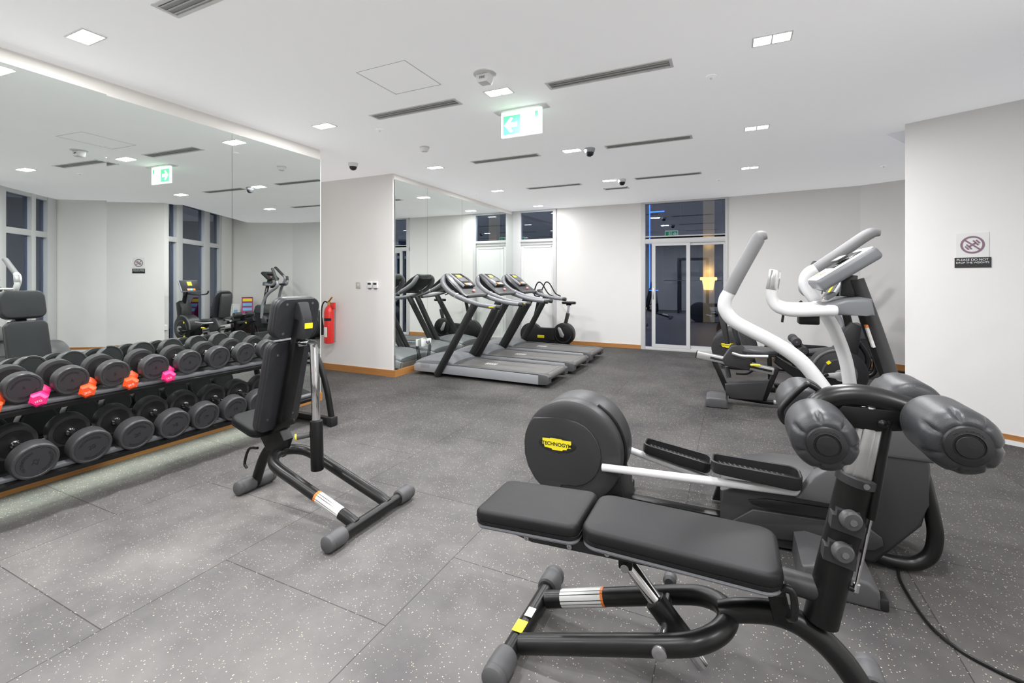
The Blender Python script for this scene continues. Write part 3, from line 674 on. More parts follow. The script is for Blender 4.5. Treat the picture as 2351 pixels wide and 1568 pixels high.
for x, z in ((-.66,.415), (-.50,.424), (-.37,.433), (.06,.443)): MB().lathe([(.009,0), (.009,.003), (.004,.003), (.004,.001)], (x,YM-.095,z), (0,-1,0), 16).build('bolt', 'steel', hs, O1)
# strut
MB().box((-.325,YM,.390), (.05,.05,.085), None, .008).build('strut_bracket', 'black', b1, O1)
MB().cyl((-.325,YM-.035,.360), (-.325,YM+.035,.360), .014).build('pivot_pin', 'steel', b1, O1)
MB().cyl((-.325,YM,.370), (-.080,YM,.096), .0235, bev=.003).build('telescopic_strut', 'chrome', b1, O1)
MB().cyl((-.232,YM,.262), (-.135,YM,.156), .036, bev=.004).build('strut_sleeve', 'black', b1, O1)
MB().cyl((-.195,YM-hw-.02,.212), (-.195,YM+hw+.02,.212), .010).build('cross_bolt', 'steel', b1, O1)
MB().lathe([(.020,0), (.022,.003), (.022,.012), (.014,.016), (.010,.016)], (-.195,YM-hw-.028,.212), (0,-1,0), 24).build('cross_bolt_head', 'steel', b1, O1)
k = MB().cyl((-.200,YM+.03,.222), (-.200,YM+.10,.222), .011); k.build('pin_shaft', 'black', b1, O1)
MB().lathe([(.015,0), (.024,.01), (.024,.04), (.018,.05), (0,.052)], (-.208,YM+.20,.206), (0,1,.0), 20).build('adjust_knob', 'cap', b1, O1)
# seat end tube and lever
MB().cyl((.08,YM,.440), (.262,YM,.430), .034).build('column_tube', 'darkplastic', b1, O1)
MB().tube([(.125,YM-.10,.465), (.150,YM-.11,.475), (.160,YM-.11,.44), (.158,YM-.11,.40), (.150,YM-.08,.375)], .010).build('release_lever', 'blacktube', b1, O1)
MB().beam((.12,YM-.04,.42), (.14,YM-.04,.33), .012, .05).build('hinge_plate', 'black', b1, O1)
# roller column
ax = V((.323,YM,.775)); bx = V((.238,YM,.345)); dx = (bx-ax).normalized()
col = MB().lathe([(.040,0), (.0445,.0), (.0445,(bx-ax).length), (.040,(bx-ax).length)], ax, dx, 32, True).build('column_sleeve', 'black', b1, O1)
MB().lathe([(.008,0), (.008,.004), (.004,.004)], ax+V((.012,-.049,-.002)), (.2,-1,0), 16).build('collar_screw', 'steel', col, O1)
MB().lathe([(.0445,-.012), (.050,-.010), (.050,.012), (.0445,.014), (.038,.014), (.038,-.012)], ax, dx, 32, True).build('collar', 'darkplastic', col, O1)
tp = V((.358,YM,.985))
m = MB(); m.beam(ax+dx*.06, tp, .050, .066, .010); m.beam(ax+dx*.06, tp, .058, .030, .004); m.build('sliding_post', 'alu', b1, O1)
xt = V((1,0,0)); side = V((0,-1,0))
for f, nmz in ((.17,1), (.33,2)):
    p = ax+dx*(bx-ax).length*f*1.35
    pl = MB().prism([(p.x-.046,p.z+.004), (p.x-.036,p.z+.004), (p.x-.034,p.z+.020), (p.x+.018,p.z+.020), (p.x+.030,p.z-.012), (p.x+.026,p.z-.050), (p.x-.050,p.z-.034)], YM-.050, YM-.010, 'xz', 0).build('knob_plate', 'darkplastic', col, O1)
    MB().lathe([(.022,0), (.026,.003), (.0265,.02), (.022,.026), (.010,.027)], p+V((-.008,-.045,0)), (.25,-1,.0), 28).build('clamp_knob', 'greyplastic', b1, O1)
    MB().lathe([(.009,0), (.009,.003), (.004,.003)], p+V((-.008,-.045,0))+V((.25,-1,0)).normalized()*.027, (.25,-1,0), 16).build('screw', 'steel', b1, O1)
arc = [(.215,YM,.938), (.232,YM,.972), (.268,YM,.998), (.320,YM,1.010), (.375,YM,1.004), (.425,YM,.990), (.475,YM,.975)]
MB().tube(arc, .033, 8, 20).build('roller_arm', 'blacktube', b1, O1)
MB().prism([(.285,.985), (.40,.985), (.455,.965), (.45,.935), (.36,.92), (.30,.925), (.255,.95)], YM-.03, YM+.03, 'xz', .006).build('arm_bracket', 'black', b1, O1)
for x, z in ((.270,.962), (.375,.945), (.43,.945)): MB().lathe([(.012,0), (.012,.006), (.006,.012), (0,.013)], (x,YM-.03,z), (0,-1,0), 16).build('bolt', 'black', b1, O1)
def roller(x, z, s):
    # s=-1 near the camera
    R = .074; y0 = YM+s*.055
    prof = [(.03,0), (.058,.003), (.070,.014), (R,.032), (R,.06), (R,.13), (R,.158), (.0725,.174), (.066,.188), (.055,.199), (.044,.202), (.036,.197)]
    m = MB(); F = frame_to((0,s,0)); seg = 84; rings = []
    for r, q in prof:
        pts = []
        for i in range(seg):
            a = 2*PI*i/seg; rr = r
            if .17 < q < .20: rr = r*(1-(.11 if .17 < q < .20 else .0)*abs(math.cos(3.5*a))**26)
            pts.append(V((x,y0,z))+F@V((rr*math.cos(a), rr*math.sin(a), q)))
        rings.append(m.ring(pts))
    for a, b in zip(rings, rings[1:]): m.bridge(a, b)
    m.cap(rings[0], True); m.cap(rings[-1])
    r = m.build('roller_pad', 'leather2', b1, O1, 60)
    e = MB().lathe([(.0,0), (.042,0), (.045,.004), (.042,.010), (.029,.014), (.027,.011), (.025,.011), (.023,.015), (.0,.017)], (x,y0+s*.197,z), (0,s,0), 32).build('end_disc', 'blackplastic', r, O1)
    if s < 0: text('TECHNOGYM', .009, 'darkplastic', r, (x,y0+s*.2095,z), (1,0,0), (0,0,1), .0008, arc=.033, off=O1)
for x, z in ((.212,.936), (.472,.974)):
    MB().cyl((x,YM-.06,z), (x,YM+.06,z), .022).build('axle', 'black', b1, O1)
    roller(x, z, -1); roller(x, z, 1)
MB().tube([(.250,YM+.02,1.000), (.222,YM+.02,1.022), (.200,YM+.02,1.022), (.150,YM+.02,.962), (.137,YM+.02,.932), (.150,YM+.02,.905), (.172,YM+.02,.912), (.20,YM+.02,.93)], .009, 6, 12).build('grab_handle', 'blacktube', b1, O1)
g0, g1, g2 = V((.392,YM-.02,.955)), V((.352,YM-.02,.675)), V((.320,YM-.02,.485))
MB().cyl(g0, g1, .0115).build('gas_spring', 'black', b1, O1); MB().cyl(g1, g2, .0045).build('gas_rod', 'chrome', b1, O1)
MB().cyl(g2, g2+V((-.004,0,-.022)), .008).build('rod_end', 'chrome', b1, O1); MB().cyl(g2+V((-.003,.0,-.018)), (.27,YM-.01,.470), .008).build('spring_stud', 'black', b1, O1)

# ---------------------------------------------------------------- upright adjustable bench (left)
Y2 = 1.955; b2 = thing('incline_bench', 'black incline bench with upright backrest seen from behind, by the dumbbell rack', 'bench', (-2.3,Y2,0)); O2 = (-2.3,Y2,0)
foot_caps(b2, -1.775, 1.655, 2.255, .043, O2)
hw = .125
def z2(x): return .062+.215*((-1.80-x)/.70)
L = [(-1.778,Y2-hw,.050), (-1.83,Y2-hw,.070)]
for x in (-1.95,-2.10,-2.25,-2.36): L.append((x, Y2-hw, z2(x)))
for a in (-60,-30,0,30,60): x = -2.36-.14*math.cos(math.radians(a)); L.append((x, Y2+hw*math.sin(math.radians(a))*1.02, z2(x)))
for x in (-2.36,-2.25,-2.10,-1.95,-1.83): L.append((x, Y2+hw, z2(x)))
L.append((-1.778,Y2+hw,.050))
u2 = MB().tube(L, .031, 6, 18).build('base_frame', 'blacktube', b2, O2)
wrap(u2, (-2.045,Y2-hw,z2(-2.045)), (-1.88,Y2-hw,z2(-1.88)), .0318, 'label', O2, a0=0, a1=360); wrap(u2, (-2.06,Y2-hw,z2(-2.06)), (-2.045,Y2-hw,z2(-2.045)), .0319, 'orange', O2, 'orange_band', 0, 360)
foot_caps(b2, -2.745, 1.855, 2.055, .043, O2, .028)
MB().tube([(-2.47,Y2,.270), (-2.53,Y2,.30), (-2.60,Y2,.285), (-2.66,Y2,.22), (-2.71,Y2,.12), (-2.74,Y2,.045)], .030, 8, 16).build('rear_leg', 'black', b2, O2)
m = MB(); m.prism([(-2.60,.28), (-2.48,.27), (-2.44,.36), (-2.50,.44), (-2.62,.43), (-2.68,.38)], Y2-.035, Y2+.035, 'xz', .005); m.build('seat_bracket', 'black', b2, O2)
MB().tube([(-2.60,Y2-.09,.31), (-2.68,Y2-.09,.29), (-2.72,Y2-.09,.20), (-2.70,Y2-.09,.17)], .008).build('seat_lever', 'black', b2, O2)
# seat
mm = Mx.Translation((-2.705,Y2,.405)) @ Mx.Rotation(math.radians(16),4,'Y')
MB().pad(.26,.26,.055,.06,.016,mm).build('seat', 'leather', b2, O2)
MB().beam((-2.80,Y2,.395), (-2.55,Y2,.40), .04, .07).build('seat_rail', 'black', b2, O2)
# backrest: pads face -x, slightly reclined
def upright_pad(name, xb, zb, xt_, zt, W, T, cr, taper=0.):
    L = math.hypot(xt_-xb, zt-zb); d = V((xt_-xb, 0, zt-zb)).normalized(); n = V((-d.z, 0, d.x))   # n points to -x
    R3 = Mx((d, d.cross(n)*-1, n)).transposed()
    if R3.determinant() < 0: R3 = Mx((d, d.cross(n), n)).transposed()
    c = V(((xb+xt_)/2, Y2, (zb+zt)/2))
    mm = Mx.Translation(c) @ R3.to_4x4()
    p = MB().pad(L, W, T, cr, .016, mm, taper=taper).build(name, 'leather2', b2, O2)
    mb = Mx.Translation(c-n*.012) @ R3.to_4x4()
    bb = MB().pad(L-.006, W-.006, .014, cr, .005, mb, 0, taper=taper).build('backing_board', 'leather2', p, O2)
    for sx in (-1, 1):
        for sy in (-1, 1):
            q = c-n*.012+d*(L*.36*sx)+V((0, W*.30*sy, 0)); MB().lathe([(.008,0), (.008,.002), (.003,.002)], q, -n, 12).build('bolt', 'steel', bb, O2)
    return p, d, n
upright_pad('back_pad', -2.545, .415, -2.42, .965, .285, .05, .05)
upright_pad('head_pad', -2.395, .985, -2.345, 1.225, .30, .06, .06)
MB().beam((-2.495,Y2,.42), (-2.325,Y2,1.10), .075, .045, .006).build('spine', 'black', b2, O2)
MB().prism([(-2.36,1.13), (-2.335,1.20), (-2.305,1.20), (-2.275,1.11), (-2.27,1.02), (-2.295,.98), (-2.345,.98)], Y2-.035, Y2+.035, 'xz', .012, 3).build('handle_cover', 'leather2', b2, O2)
MB().box((-2.269,Y2,1.06), (.004,.055,.032), Mx.Rotation(.05,3,'Y')).build('yellow_badge', 'yellow', b2, O2)
MB().cyl((-2.30,Y2-.04,.955), (-2.30,Y2+.04,.955), .016).build('pivot_pin', 'chrome', b2, O2)
MB().beam((-2.34,Y2-.03,.96), (-2.26,Y2-.03,.955), .02, .012, .003).build('pivot_bracket', 'black', b2, O2)
MB().cyl((-2.228,Y2,.955), (-2.205,Y2,.45), .0235, bev=.003).build('telescopic_strut', 'chrome', b2, O2)
MB().cyl((-2.26,Y2,.955), (-2.205,Y2,.952), .020).build('strut_head', 'chrome', b2, O2)
MB().cyl((-2.206,Y2,.505), (-2.198,Y2,.215), .036, bev=.004).build('strut_sleeve', 'black', b2, O2)
kn = V((-2.235,Y2-.02,.425)); MB().cyl(kn, kn+V((-.055,-.045,-.01)), .017).build('adjust_knob', 'greyplastic', b2, O2); MB().cyl(kn+V((-.055,-.045,-.01)), kn+V((-.062,-.052,-.011)), .018).build('knob_cap', 'yellow', b2, O2)
MB().beam((-2.50,Y2-.05,.43), (-2.33,Y2-.05,.50), .012, .03, .002).build('link_bar', 'black', b2, O2)

# ---------------------------------------------------------------- cross trainer
def make_ct(label, light):
    OC = (-.10,2.85,0)
    t = thing('cross_trainer', label, 'exercise machine', OC)
    arm = 'whitegloss' if light else 'silver'; grip = 'grip' if light else 'darkgrip'
    # flywheel drum, near face at y=2.62
    cxd, czd, R = -.862, .312, .303
    dr = MB().lathe([(.0,-.012), (R*.80,-.012), (R*.93,-.006), (R*.985,.004), (R,.018), (R,.085), (R*.985,.095), (R*.985,.115), (R*1.0,.125), (R*1.0,.30), (R*.97,.33), (R*.8,.345), (0,.345)], (cxd,2.62,czd), (0,1,0), 64).build('flywheel_drum', 'darkplastic', t, OC, 30)
    pts = [(cxd+.215*math.cos(math.radians(a)), czd+.215*math.sin(math.radians(a))) for a in range(90,-181,-15)]
    pts = [(cxd-.225,czd+.182), (cxd-.10,czd+.195), (cxd-.03,czd+.198)] + [(cxd+.19*math.cos(math.radians(a)), czd+.195*math.sin(math.radians(a))) for a in range(75,-106,-15)] + [(cxd+.292*math.cos(math.radians(a)), czd+.292*math.sin(math.radians(a))) for a in (-110,-125,-140,-155,-170,175,165,155,146)]
    MB().prism(pts, 2.598, 2.612, 'xz', .006, 3).build('drum_side_panel', 'darkplastic', dr, OC)
    ov = [(cxd-.075+.118*math.cos(2*PI*i/28)*(1 if abs(math.cos(2*PI*i/28)) < .9 else .99), czd+.04+.044*math.sin(2*PI*i/28)) for i in range(28)]
    MB().prism(ov, 2.5935, 2.5985, 'xz', .002).build('badge_recess', 'blackplastic', dr, OC)
    bp = [(-.095,.028), (-.045,.030), (-.042,.034), (.03,.034), (.033,.030), (.092,.030), (.095,-.012), (.068,-.014), (.064,-.024), (.04,-.026), (.036,-.034), (-.03,-.034), (-.034,-.027), (-.08,-.024), (-.084,-.010), (-.095,-.008)]
    bg = MB().prism([(cxd-.075+u*.96, czd+.04+v) for u, v in bp], 2.591, 2.5935, 'xz').build('yellow_badge', 'yellow', dr, OC)
    text('TECHNOGYM', .0300, 'ink', dr, (cxd-.075,2.5905,czd+.040), (1,0,0), (0,0,1), .0005, off=OC, bold=.0006)
    # slot along the top of the drum
    m = MB(); m.tube([(cxd+(R+.004)*math.cos(math.radians(a)), 2.715, czd+(R+.004)*math.sin(math.radians(a))) for a in range(62,-36,-14)], .010, 4, 8); m.build('drum_slot', 'black', dr, OC)
    MB().prism([(-.80,.25), (-.60,.22), (-.54,.02), (-.545,0), (-1.0,0), (-.98,.05)], 2.70, 2.93, 'xz', .01).build('drum_pedestal', 'blackplastic', t, OC)
    for y in (2.64, 2.99):
        MB().box2((-.66,y-.035,0), (-.56,y+.035,.05), .01).build('rear_foot', 'rubber', t, OC)
    MB().box2((-.64,2.6,.03), (-.58,3.05,.07), .01).build('rear_bar', 'black', t, OC)
    # central beam
    m = MB(); m.prism([(-.05,.015), (-.05,.11), (-.05,.245), (.10,.305), (.22,.335), (.50,.345), (.50,.02), (.20,.015)], 2.62, 3.06, 'xz', .018, 3); 
    cs = m.build('beam_cover', 'darkplastic', t, OC); MB().box2((-.66,2.80,.005), (.0,2.87,.025), .004).build('link_rail', 'black', t, OC)
    MB().prism([(.08,.225), (.16,.245), (.42,.255), (.50,.25), (.50,.205), (.18,.195), (.10,.205)], 2.612, 2.625, 'xz', .004).build('side_slot', 'ink', cs, OC)
    MB().prism([(.10,.185), (.50,.200), (.58,.195), (.62,.165), (.625,.13), (.59,.10), (.50,.09), (.10,.05), (.0,.10)], 2.602, 2.622, 'xz', .006, 3).build('side_blade', 'darkplastic', cs, OC)
    # front shield
    m = MB(); m.prism([(.40,.36), (.55,.50), (.56,.60), (.785,.60), (.80,.50), (.79,.34), (.77,.24), (.60,.03), (.44,.03), (.30,.04)], 2.625, 3.055, 'xz', .02, 3); m.build('front_shield', 'darkplastic', t, OC)
    m = MB(); m.prism([(.52,.525), (.81,.525), (.815,.56), (.765,.685), (.70,.72), (.58,.70), (.52,.62)], 2.612, 3.068, 'xz', .025, 3); m.build('shield_cap', 'greyplastic', t, OC)
    for y in (2.68, 3.0): MB().tube([(.770,y,.50), (.790,y,.42), (.815,y,.29), (.828,y,.19), (.812,y,.10), (.76,y,.048), (.69,y,.036), (.60,y,.045)], .030, 8, 16).build('bumper_tube', 'blacktube', t, OC)
    # front stabiliser
    m = MB(); m.prism([(.27,.0), (.55,.0), (.545,.07), (.51,.105), (.32,.13), (.275,.115)], 2.31, 3.39, 'xz', .015, 3); m.build('stabiliser', 'greyplastic', t, OC)
    for y in (2.345, 3.355): MB().box2((.53,y-.03,.0), (.575,y+.04,.05), .008).build('rubber_foot', 'blackplastic', t, OC)
    # column
    c0, c1 = V((.778,2.84,.60)), V((.570,2.84,1.335))
    MB().tube([c0, (c0*2+c1)/3+V((.004,0,.0)), (c0+c1*2)/3+V((.006,0,0)), c1], .034, 6, 20).build('column', 'darkplastic', t, OC)
    MB().tube([c0+V((-.026,.0,.05)), (c0+c1)/2+V((-.024,0,.01)), c1+V((-.02,0,0))], .022, 6, 16).build('inner_column', 'black', t, OC)
    d = (c1-c0).normalized()
    p = c0+d*.47; MB().box(p+V((-.030,-.032,0)), (.032,.012,.10), frame_to(d), .002).build('warning_label', 'label', t, OC); MB().box(p+d*.057+V((-.030,-.0322,0)), (.032,.012,.014), frame_to(d), .002).build('orange_band', 'orange', t, OC)
    # handle bracket and fixed handles
    m = MB(); m.prism([(.43,1.165), (.58,1.165), (.615,1.165), (.602,1.245), (.57,1.252), (.50,1.245), (.42,1.215)], 2.68, 3.0, 'xz', .02, 3); m.build('handle_bracket', 'midgrey', t, OC)
    for y, s in ((2.64,-1), (3.04,1)):
        e = .03 if s > 0 else 0
        h = MB().tube([(.45,y,1.190), (.38+e,y,1.185), (.30+e,y,1.180), (.245+e,y,1.184), (.203+e,y,1.205), (.184+e,y,1.245), (.186+e,y,1.29)], .026, 8, 18).build('fixed_handle', arm, t, OC)
        MB().cyl((.186+e,y,1.285), (.200+e,y,1.385), .0285, .027, bev=.005).build('pulse_grip', 'alu' if light else 'darkgrip', h, OC)
        MB().cyl((.40,y,1.189), (.462,y,1.189), .0275, bev=.018).build('handle_end', arm, h, OC)
    m = MB(); m.tube([(.245,2.66,1.205), (.245,2.84,1.205), (.245,3.02,1.205)], .012, 4, 10); m.box2((.25,2.67,1.20), (.44,3.01,1.208), .002); m.build('bottle_tray', 'white' if light else 'darkplastic', t, OC)
    MB().box2((.31,2.72,1.11), (.40,2.80,1.165), .008).build('cable_box', 'black', t, OC)
    MB().tube([(.23,2.7,1.165), (.24,2.7,1.165), (.235,2.7,1.12)], .006, 3, 8).build('hook', 'black', t, OC)
    # console
    a, b = V((.385,2.81,1.305)), V((.625,2.81,1.475)); dd = (b-a).normalized(); n = V((-dd.z,0,dd.x)); R3 = Mx((dd, V((0,1,0)), n)).transposed()
    cc = (a+b)/2+n*-.005
    cn = MB().box(cc, ((b-a).length,.30,.062), R3, .02, 4).build('console', 'midgrey' if light else 'darkplastic', t, OC)
    MB().box(cc+n*.0315, ((b-a).length-.02,.28,.008), R3, .004, 2).build('console_bezel', 'white' if light else 'darkplastic', cn, OC)
    MB().box(cc+n*.037+dd*.03, (.14,.20,.004), R3, .001).build('screen', 'screen', cn, OC)
    MB().box(cc+n*.052+dd*.02, (.05,.16,.012), R3, .003).build('book_rest', 'blackplastic', cn, OC)
    for q, cl in ((-.05,'salmon'), (0,'teal'), (.05,'yellow')): MB().box(cc+n*.038+dd*-.085+V((0,q,0)), (.025,.035,.004), R3, .001).build('button', cl, cn, OC)
    MB().beam((.53,2.84,1.25), (.545,2.84,1.36), .04, .06).build('console_neck', 'blackplastic', t, OC)
    MB().box((.45,2.79,1.255), (.05,.09,.02), Mx.Rotation(-.6,3,'Y'), .004).build('keypad', 'midgrey', t, OC)
    # moving arms
    n_arm = [(.47,2.55,.42), (.455,2.55,.60), (.425,2.55,.76), (.357,2.55,.879), (.289,2.55,.962), (.188,2.55,1.034), (.089,2.55,1.086), (.012,2.55,1.132), (-.026,2.55,1.185), (-.026,2.55,1.235), (-.006,2.55,1.276)]
    ar = MB().tube(n_arm, [.030,.032,.033,.033,.033,.033,.033,.033,.032,.031,.030], 8, 20).build('moving_arm', arm, t, OC)
    MB().tube([(-.008,2.55,1.272), (.028,2.55,1.35), (.070,2.55,1.435), (.108,2.55,1.510), (.128,2.55,1.545), (.158,2.55,1.552)], [.031,.0315,.0315,.0315,.031,.018], 8, 20).build('grip', grip, ar, OC)
    f_arm = [(.62,3.13,.42), (.612,3.13,.60), (.602,3.13,.72), (.582,3.13,.876), (.543,3.13,1.013), (.500,3.13,1.112), (.440,3.13,1.213), (.394,3.13,1.29), (.388,3.13,1.335), (.405,3.13,1.372), (.44,3.13,1.395)]
    ar = MB().tube(f_arm, .033, 8, 20).build('moving_arm', arm, t, OC)
    MB().tube([(.435,3.13,1.393), (.52,3.13,1.458), (.60,3.13,1.520), (.665,3.13,1.572), (.70,3.13,1.592), (.735,3.13,1.592)], [.031,.0315,.0315,.031,.030,.018], 8, 20).build('grip', grip, ar, OC)
    # pedal links
    for y, z0, z1, x1, s in ((2.585,.268,.322,.30,-1), (3.02,.245,.10,.02,1)):
        rod = MB().cyl((-.66,y,z0), (x1,y,z1 if s > 0 else .318), .021).build('pedal_rod', arm, t, OC)
        if s < 0: MB().prism([(.28,.30), (.47,.30), (.485,.46), (.42,.47), (.35,.42), (.31,.345)], y-.04, y+.04, 'xz', .01).build('arm_pivot', 'greyplastic', t, OC)
        else: MB().prism([(-.10,.02), (.10,-.0+.03), (.14,.14), (-.06,.15)], y-.03, y+.03, 'xz', .008).build('link_block', 'black', t, OC)
        # foot tray
        ang = math.atan2((.318-z0) if s < 0 else (z1-z0), .9)
        cx0, cz0 = ((.105, .352) if s < 0 else (-.31, .215))
        R4 = Mx.Translation((cx0, y+.01, cz0)) @ Mx.Rotation(.05 if s < 0 else .17,4,'Y')
        m = MB(); LT, WT, HT = .40, .17, .055
        def ol(ins, z):
            pts = []
            for sx, sy, a0 in ((1,1,0), (-1,1,90), (-1,-1,180), (1,-1,270)):
                for j in range(6):
                    a = math.radians(a0+j*18); rr = .045-ins; x = sx*(LT/2-ins-rr)+rr*math.cos(a); yv = sy*(WT/2-ins-rr)+rr*math.sin(a)
                    yv *= .80+.20*math.exp(-((x-.06)/.16)**2)
                    pts.append(R4 @ V((x, yv, z+(.012 if x > 0 and z > .03 else 0)*math.exp(-((x-.08)/.10)**2))))
            return pts
        rg = [m.ring(ol(i_, z_)) for i_, z_ in ((.006,0), (.0,.01), (.0,HT), (.006,HT+.004), (.012,HT), (.014,.022), (.02,.020))]
        for a_, b_ in zip(rg, rg[1:]): m.bridge(a_, b_)
        m.cap(rg[0], True); m.cap(rg[-1]); pe = m.build('foot_tray', 'blackplastic', t, OC)
        m = MB()
        for q in range(13):
            mmr = R4 @ Mx.Translation((-.145+q*.024,0,.023)) @ Mx.Rotation(.35,4,'Z'); m.box((0,0,0), (.006,.11,.006)); 
            vs = m.bm.verts[:] ; vs = [v for v in m.bm.verts if v.index == -1 or v.tag is False]
            bmesh.ops.transform(m.bm, matrix=mmr, verts=vs)
            for v in m.bm.verts: v.tag = True
        m.build('tread_ribs', 'greyplastic', pe, OC)
    return t
ct = make_ct('large cross trainer with white arms and round grey flywheel drum behind the bench', True)
ct2 = make_ct('distant cross trainer with dark grips in front of the back wall', False); ct2.location = V((-.10,2.85,0))+V((.90,4.88,0)); ct2.rotation_euler = (0,0,0)

# ---------------------------------------------------------------- treadmills
def make_treadmill():
    t = thing('treadmill', '', 'treadmill')
    W = .36
    for s in (-1, 1):
        y0, y1 = s*W, s*(W-.085)
        lo_, hi_ = min(y0,y1), max(y0,y1)
        m = MB(); m.prism([(-1.0,.05), (.86,.035), (.86,.150), (-.2,.165), (-.95,.165), (-1.02,.14)], lo_, hi_, 'xz', .008); r = m.build('side_rail', 'silver', t)
        MB().prism([(-.55,.163), (.86,.152), (.86,.166), (-.55,.178)], lo_+.006, hi_-.006, 'xz', .003).build('foot_strip', 'greyplastic', r)
        MB().prism([(.86,.034), (.97,.040), (1.0,.06), (1.0,.135), (.97,.158), (.86,.168)], lo_-.004, hi_+.004, 'xz', .008).build('end_cap', 'greyplastic', r)
        b = MB().tube([(-.615,s*(W+.015),.03), (-.33,s*(W+.010),.50), (-.045,s*(W-.015),.995)], .050, 6, 20).build('post', 'blackplastic', t)
    MB().box2((-.62,-W+.085,.10), (.93,W-.085,.158)).build('deck', 'blackplastic', t)
    m = MB(); m.box2((-.60,-W+.09,.155), (.93,W-.09,.163)); m.lathe([(.045,0), (.045,2*W-.18)], (.945,-W+.09,.118), (0,1,0), 24); bt = m.build('running_belt', 'belt', t)
    for k in range(5): 
        MB().box2((-.06+k*.035,-.05,.163), (-.045+k*.035,.06,.1636)).build('belt_mark', 'label', bt)
    # motor hood: domed shell
    m = MB(); rings = []
    for x, w, h in ((-1.03,.29,.13), (-1.0,.345,.20), (-.90,.36,.245), (-.75,.36,.275), (-.62,.355,.285), (-.48,.34,.262), (-.40,.32,.205)):
        ring = [(x, -w, .10)]
        for i in range(13):
            a = PI-PI*i/12; ring.append((x, w*math.cos(a)*(1 if abs(math.cos(a)) < .99 else 1), .155+(h-.155)*max(0, math.sin(a))**.6))
        ring.append((x, w, .10)); rings.append(m.ring(ring))
    for a, b in zip(rings, rings[1:]): m.bridge(a, b)
    m.cap(rings[0], True); m.cap(rings[-1]); m.build('motor_hood', 'midgrey', t)
    MB().prism([(-1.03,.05), (-.5,.05), (-.5,.13), (-1.035,.13)], -W+.02, W-.02, 'xz', .01).build('hood_base', 'silver', t)
    # console hood
    F = [(-.60,1.40), (-.235,1.145)]
    d = V((F[1][0]-F[0][0],0,F[1][1]-F[0][1])).normalized(); n = V((-d.z,0,d.x)); R3 = Mx((d, V((0,1,0)), n)).transposed()
    c = V((-.42,0,1.255))
    hd = thing_part_hood(t)
    pn = MB().box(c+n*.030+d*-.055, (.30,.30,.03), R3, .01, 3).build('display_panel', 'screen', t)
    MB().box(c+n*.035+d*-.055+V((0,-.158,0)), (.30,.014,.035), R3, .004).build('display_edge', 'silver', pn)
    MB().box(c+n*.0465+d*-.13, (.07,.12,.002), R3).build('display_graphic', 'yellow', pn).scale = (1,1,1)
    MB().box(c+n*.0465+d*-.06, (.10,.20,.002), R3).build('dial_cluster', 'greyplastic', pn)
    for q, cl in ((-.06,'orange'), (0,'teal'), (.06,'salmon')): MB().box(c+n*.047+d*.055+V((0,q,0)), (.045,.05,.003), R3).build('button', cl, pn)
    MB().box(c+n*.016+d*.175+V((0,.02,0)), (.03,.05,.02), R3, .006).build('stop_button', 'salmon', t)
    for s in (-1, 1):
        e = .27
        hn = MB().tube([(-.60,s*.20,1.375), (-.60,s*.255,1.325), (-.56,s*.29,1.245), (-.44,s*.325,1.155), (-.28,s*.345,1.085), (-.05,s*.355,1.015), (.12,s*.355,.985), (.31,s*.35,.967)], [.028,.036,.038,.036,.033,.031,.031,.030], 8, 16).build('handrail', 'midgrey', t)
        p = V((-.33,s*.338,1.107)); MB().box(p, (.04,.07,.068), Mx.Rotation(.38,3,'Y'), .01).build('rail_band', 'alu', hn)
        MB().box((.22,s*(.352+.032),.973), (.07,.003,.014)).build('yellow_badge', 'yellow', hn); MB().lathe([(.031,-.03), (.033,-.02), (.033,.02), (.026,.034), (0,.037)], (.305,s*.35,.967), (1,0,-.08), 20).build('end_cap', 'blackplastic', hn)
    MB().tube([(-.27,-.33,1.09), (-.20,-.15,1.10), (-.20,.15,1.10), (-.27,.33,1.09)], .026, 8, 14).build('front_bar', 'greyplastic', t)
    return t
def thing_part_hood(t):
    # tapered shell behind the display, closed mesh
    m = MB(); rings = []
    for x, z, w, th in ((-.62,1.375,.19,.05), (-.59,1.385,.235,.075), (-.50,1.315,.285,.11), (-.38,1.215,.30,.085), (-.26,1.13,.31,.045), (-.20,1.10,.31,.02)):
        ring = []
        for yy, zz in ((-1,0), (-.96,.5), (-.8,.9), (.8,.9), (.96,.5), (1,0), (.9,-.7), (.6,-1), (-.6,-1), (-.9,-.7)): ring.append((x+(zz*th*.35 if zz < 0 else 0), yy*w, z+zz*th*(.35 if zz > 0 else 1)))
        rings.append(m.ring(ring))
    for a, b in zip(rings, rings[1:]): m.bridge(a, b)
    m.cap(rings[0], True); m.cap(rings[-1]); return m.build('console_hood', 'blackplastic', t)
tm = make_treadmill(); tm.location = (-2.99,5.59,0); tm['label'] = 'nearest treadmill of the row with grey deck and black posts'; tm['group'] = 'row of treadmills'
dup(tm, (-2.96,6.50,0), None, 'middle treadmill of the row of three'); dup(tm, (-2.97,7.42,0), None, 'farthest treadmill of the row, beside the exercise bike')
# socket with hanging cables in front of mirror
ob = thing('floor_socket', 'white socket box with hanging black cables at the treadmill mirror', 'socket', (-4.08,5.62,.34))
MB().box2((-.02,-.10,0), (.02,-.03,.10), .004).build('socket_plate', 'white', ob); MB().box2((-.02,.03,0), (.02,.10,.10), .004).build('socket_plate', 'white', ob)
for k in (0,.03,.06): MB().tube([(.02,k-.02,.07), (.06,k-.03,0), (.04,k-.02,-.15), (.05,k,-.33)], .006, 6, 8).build('cable', 'black', ob)

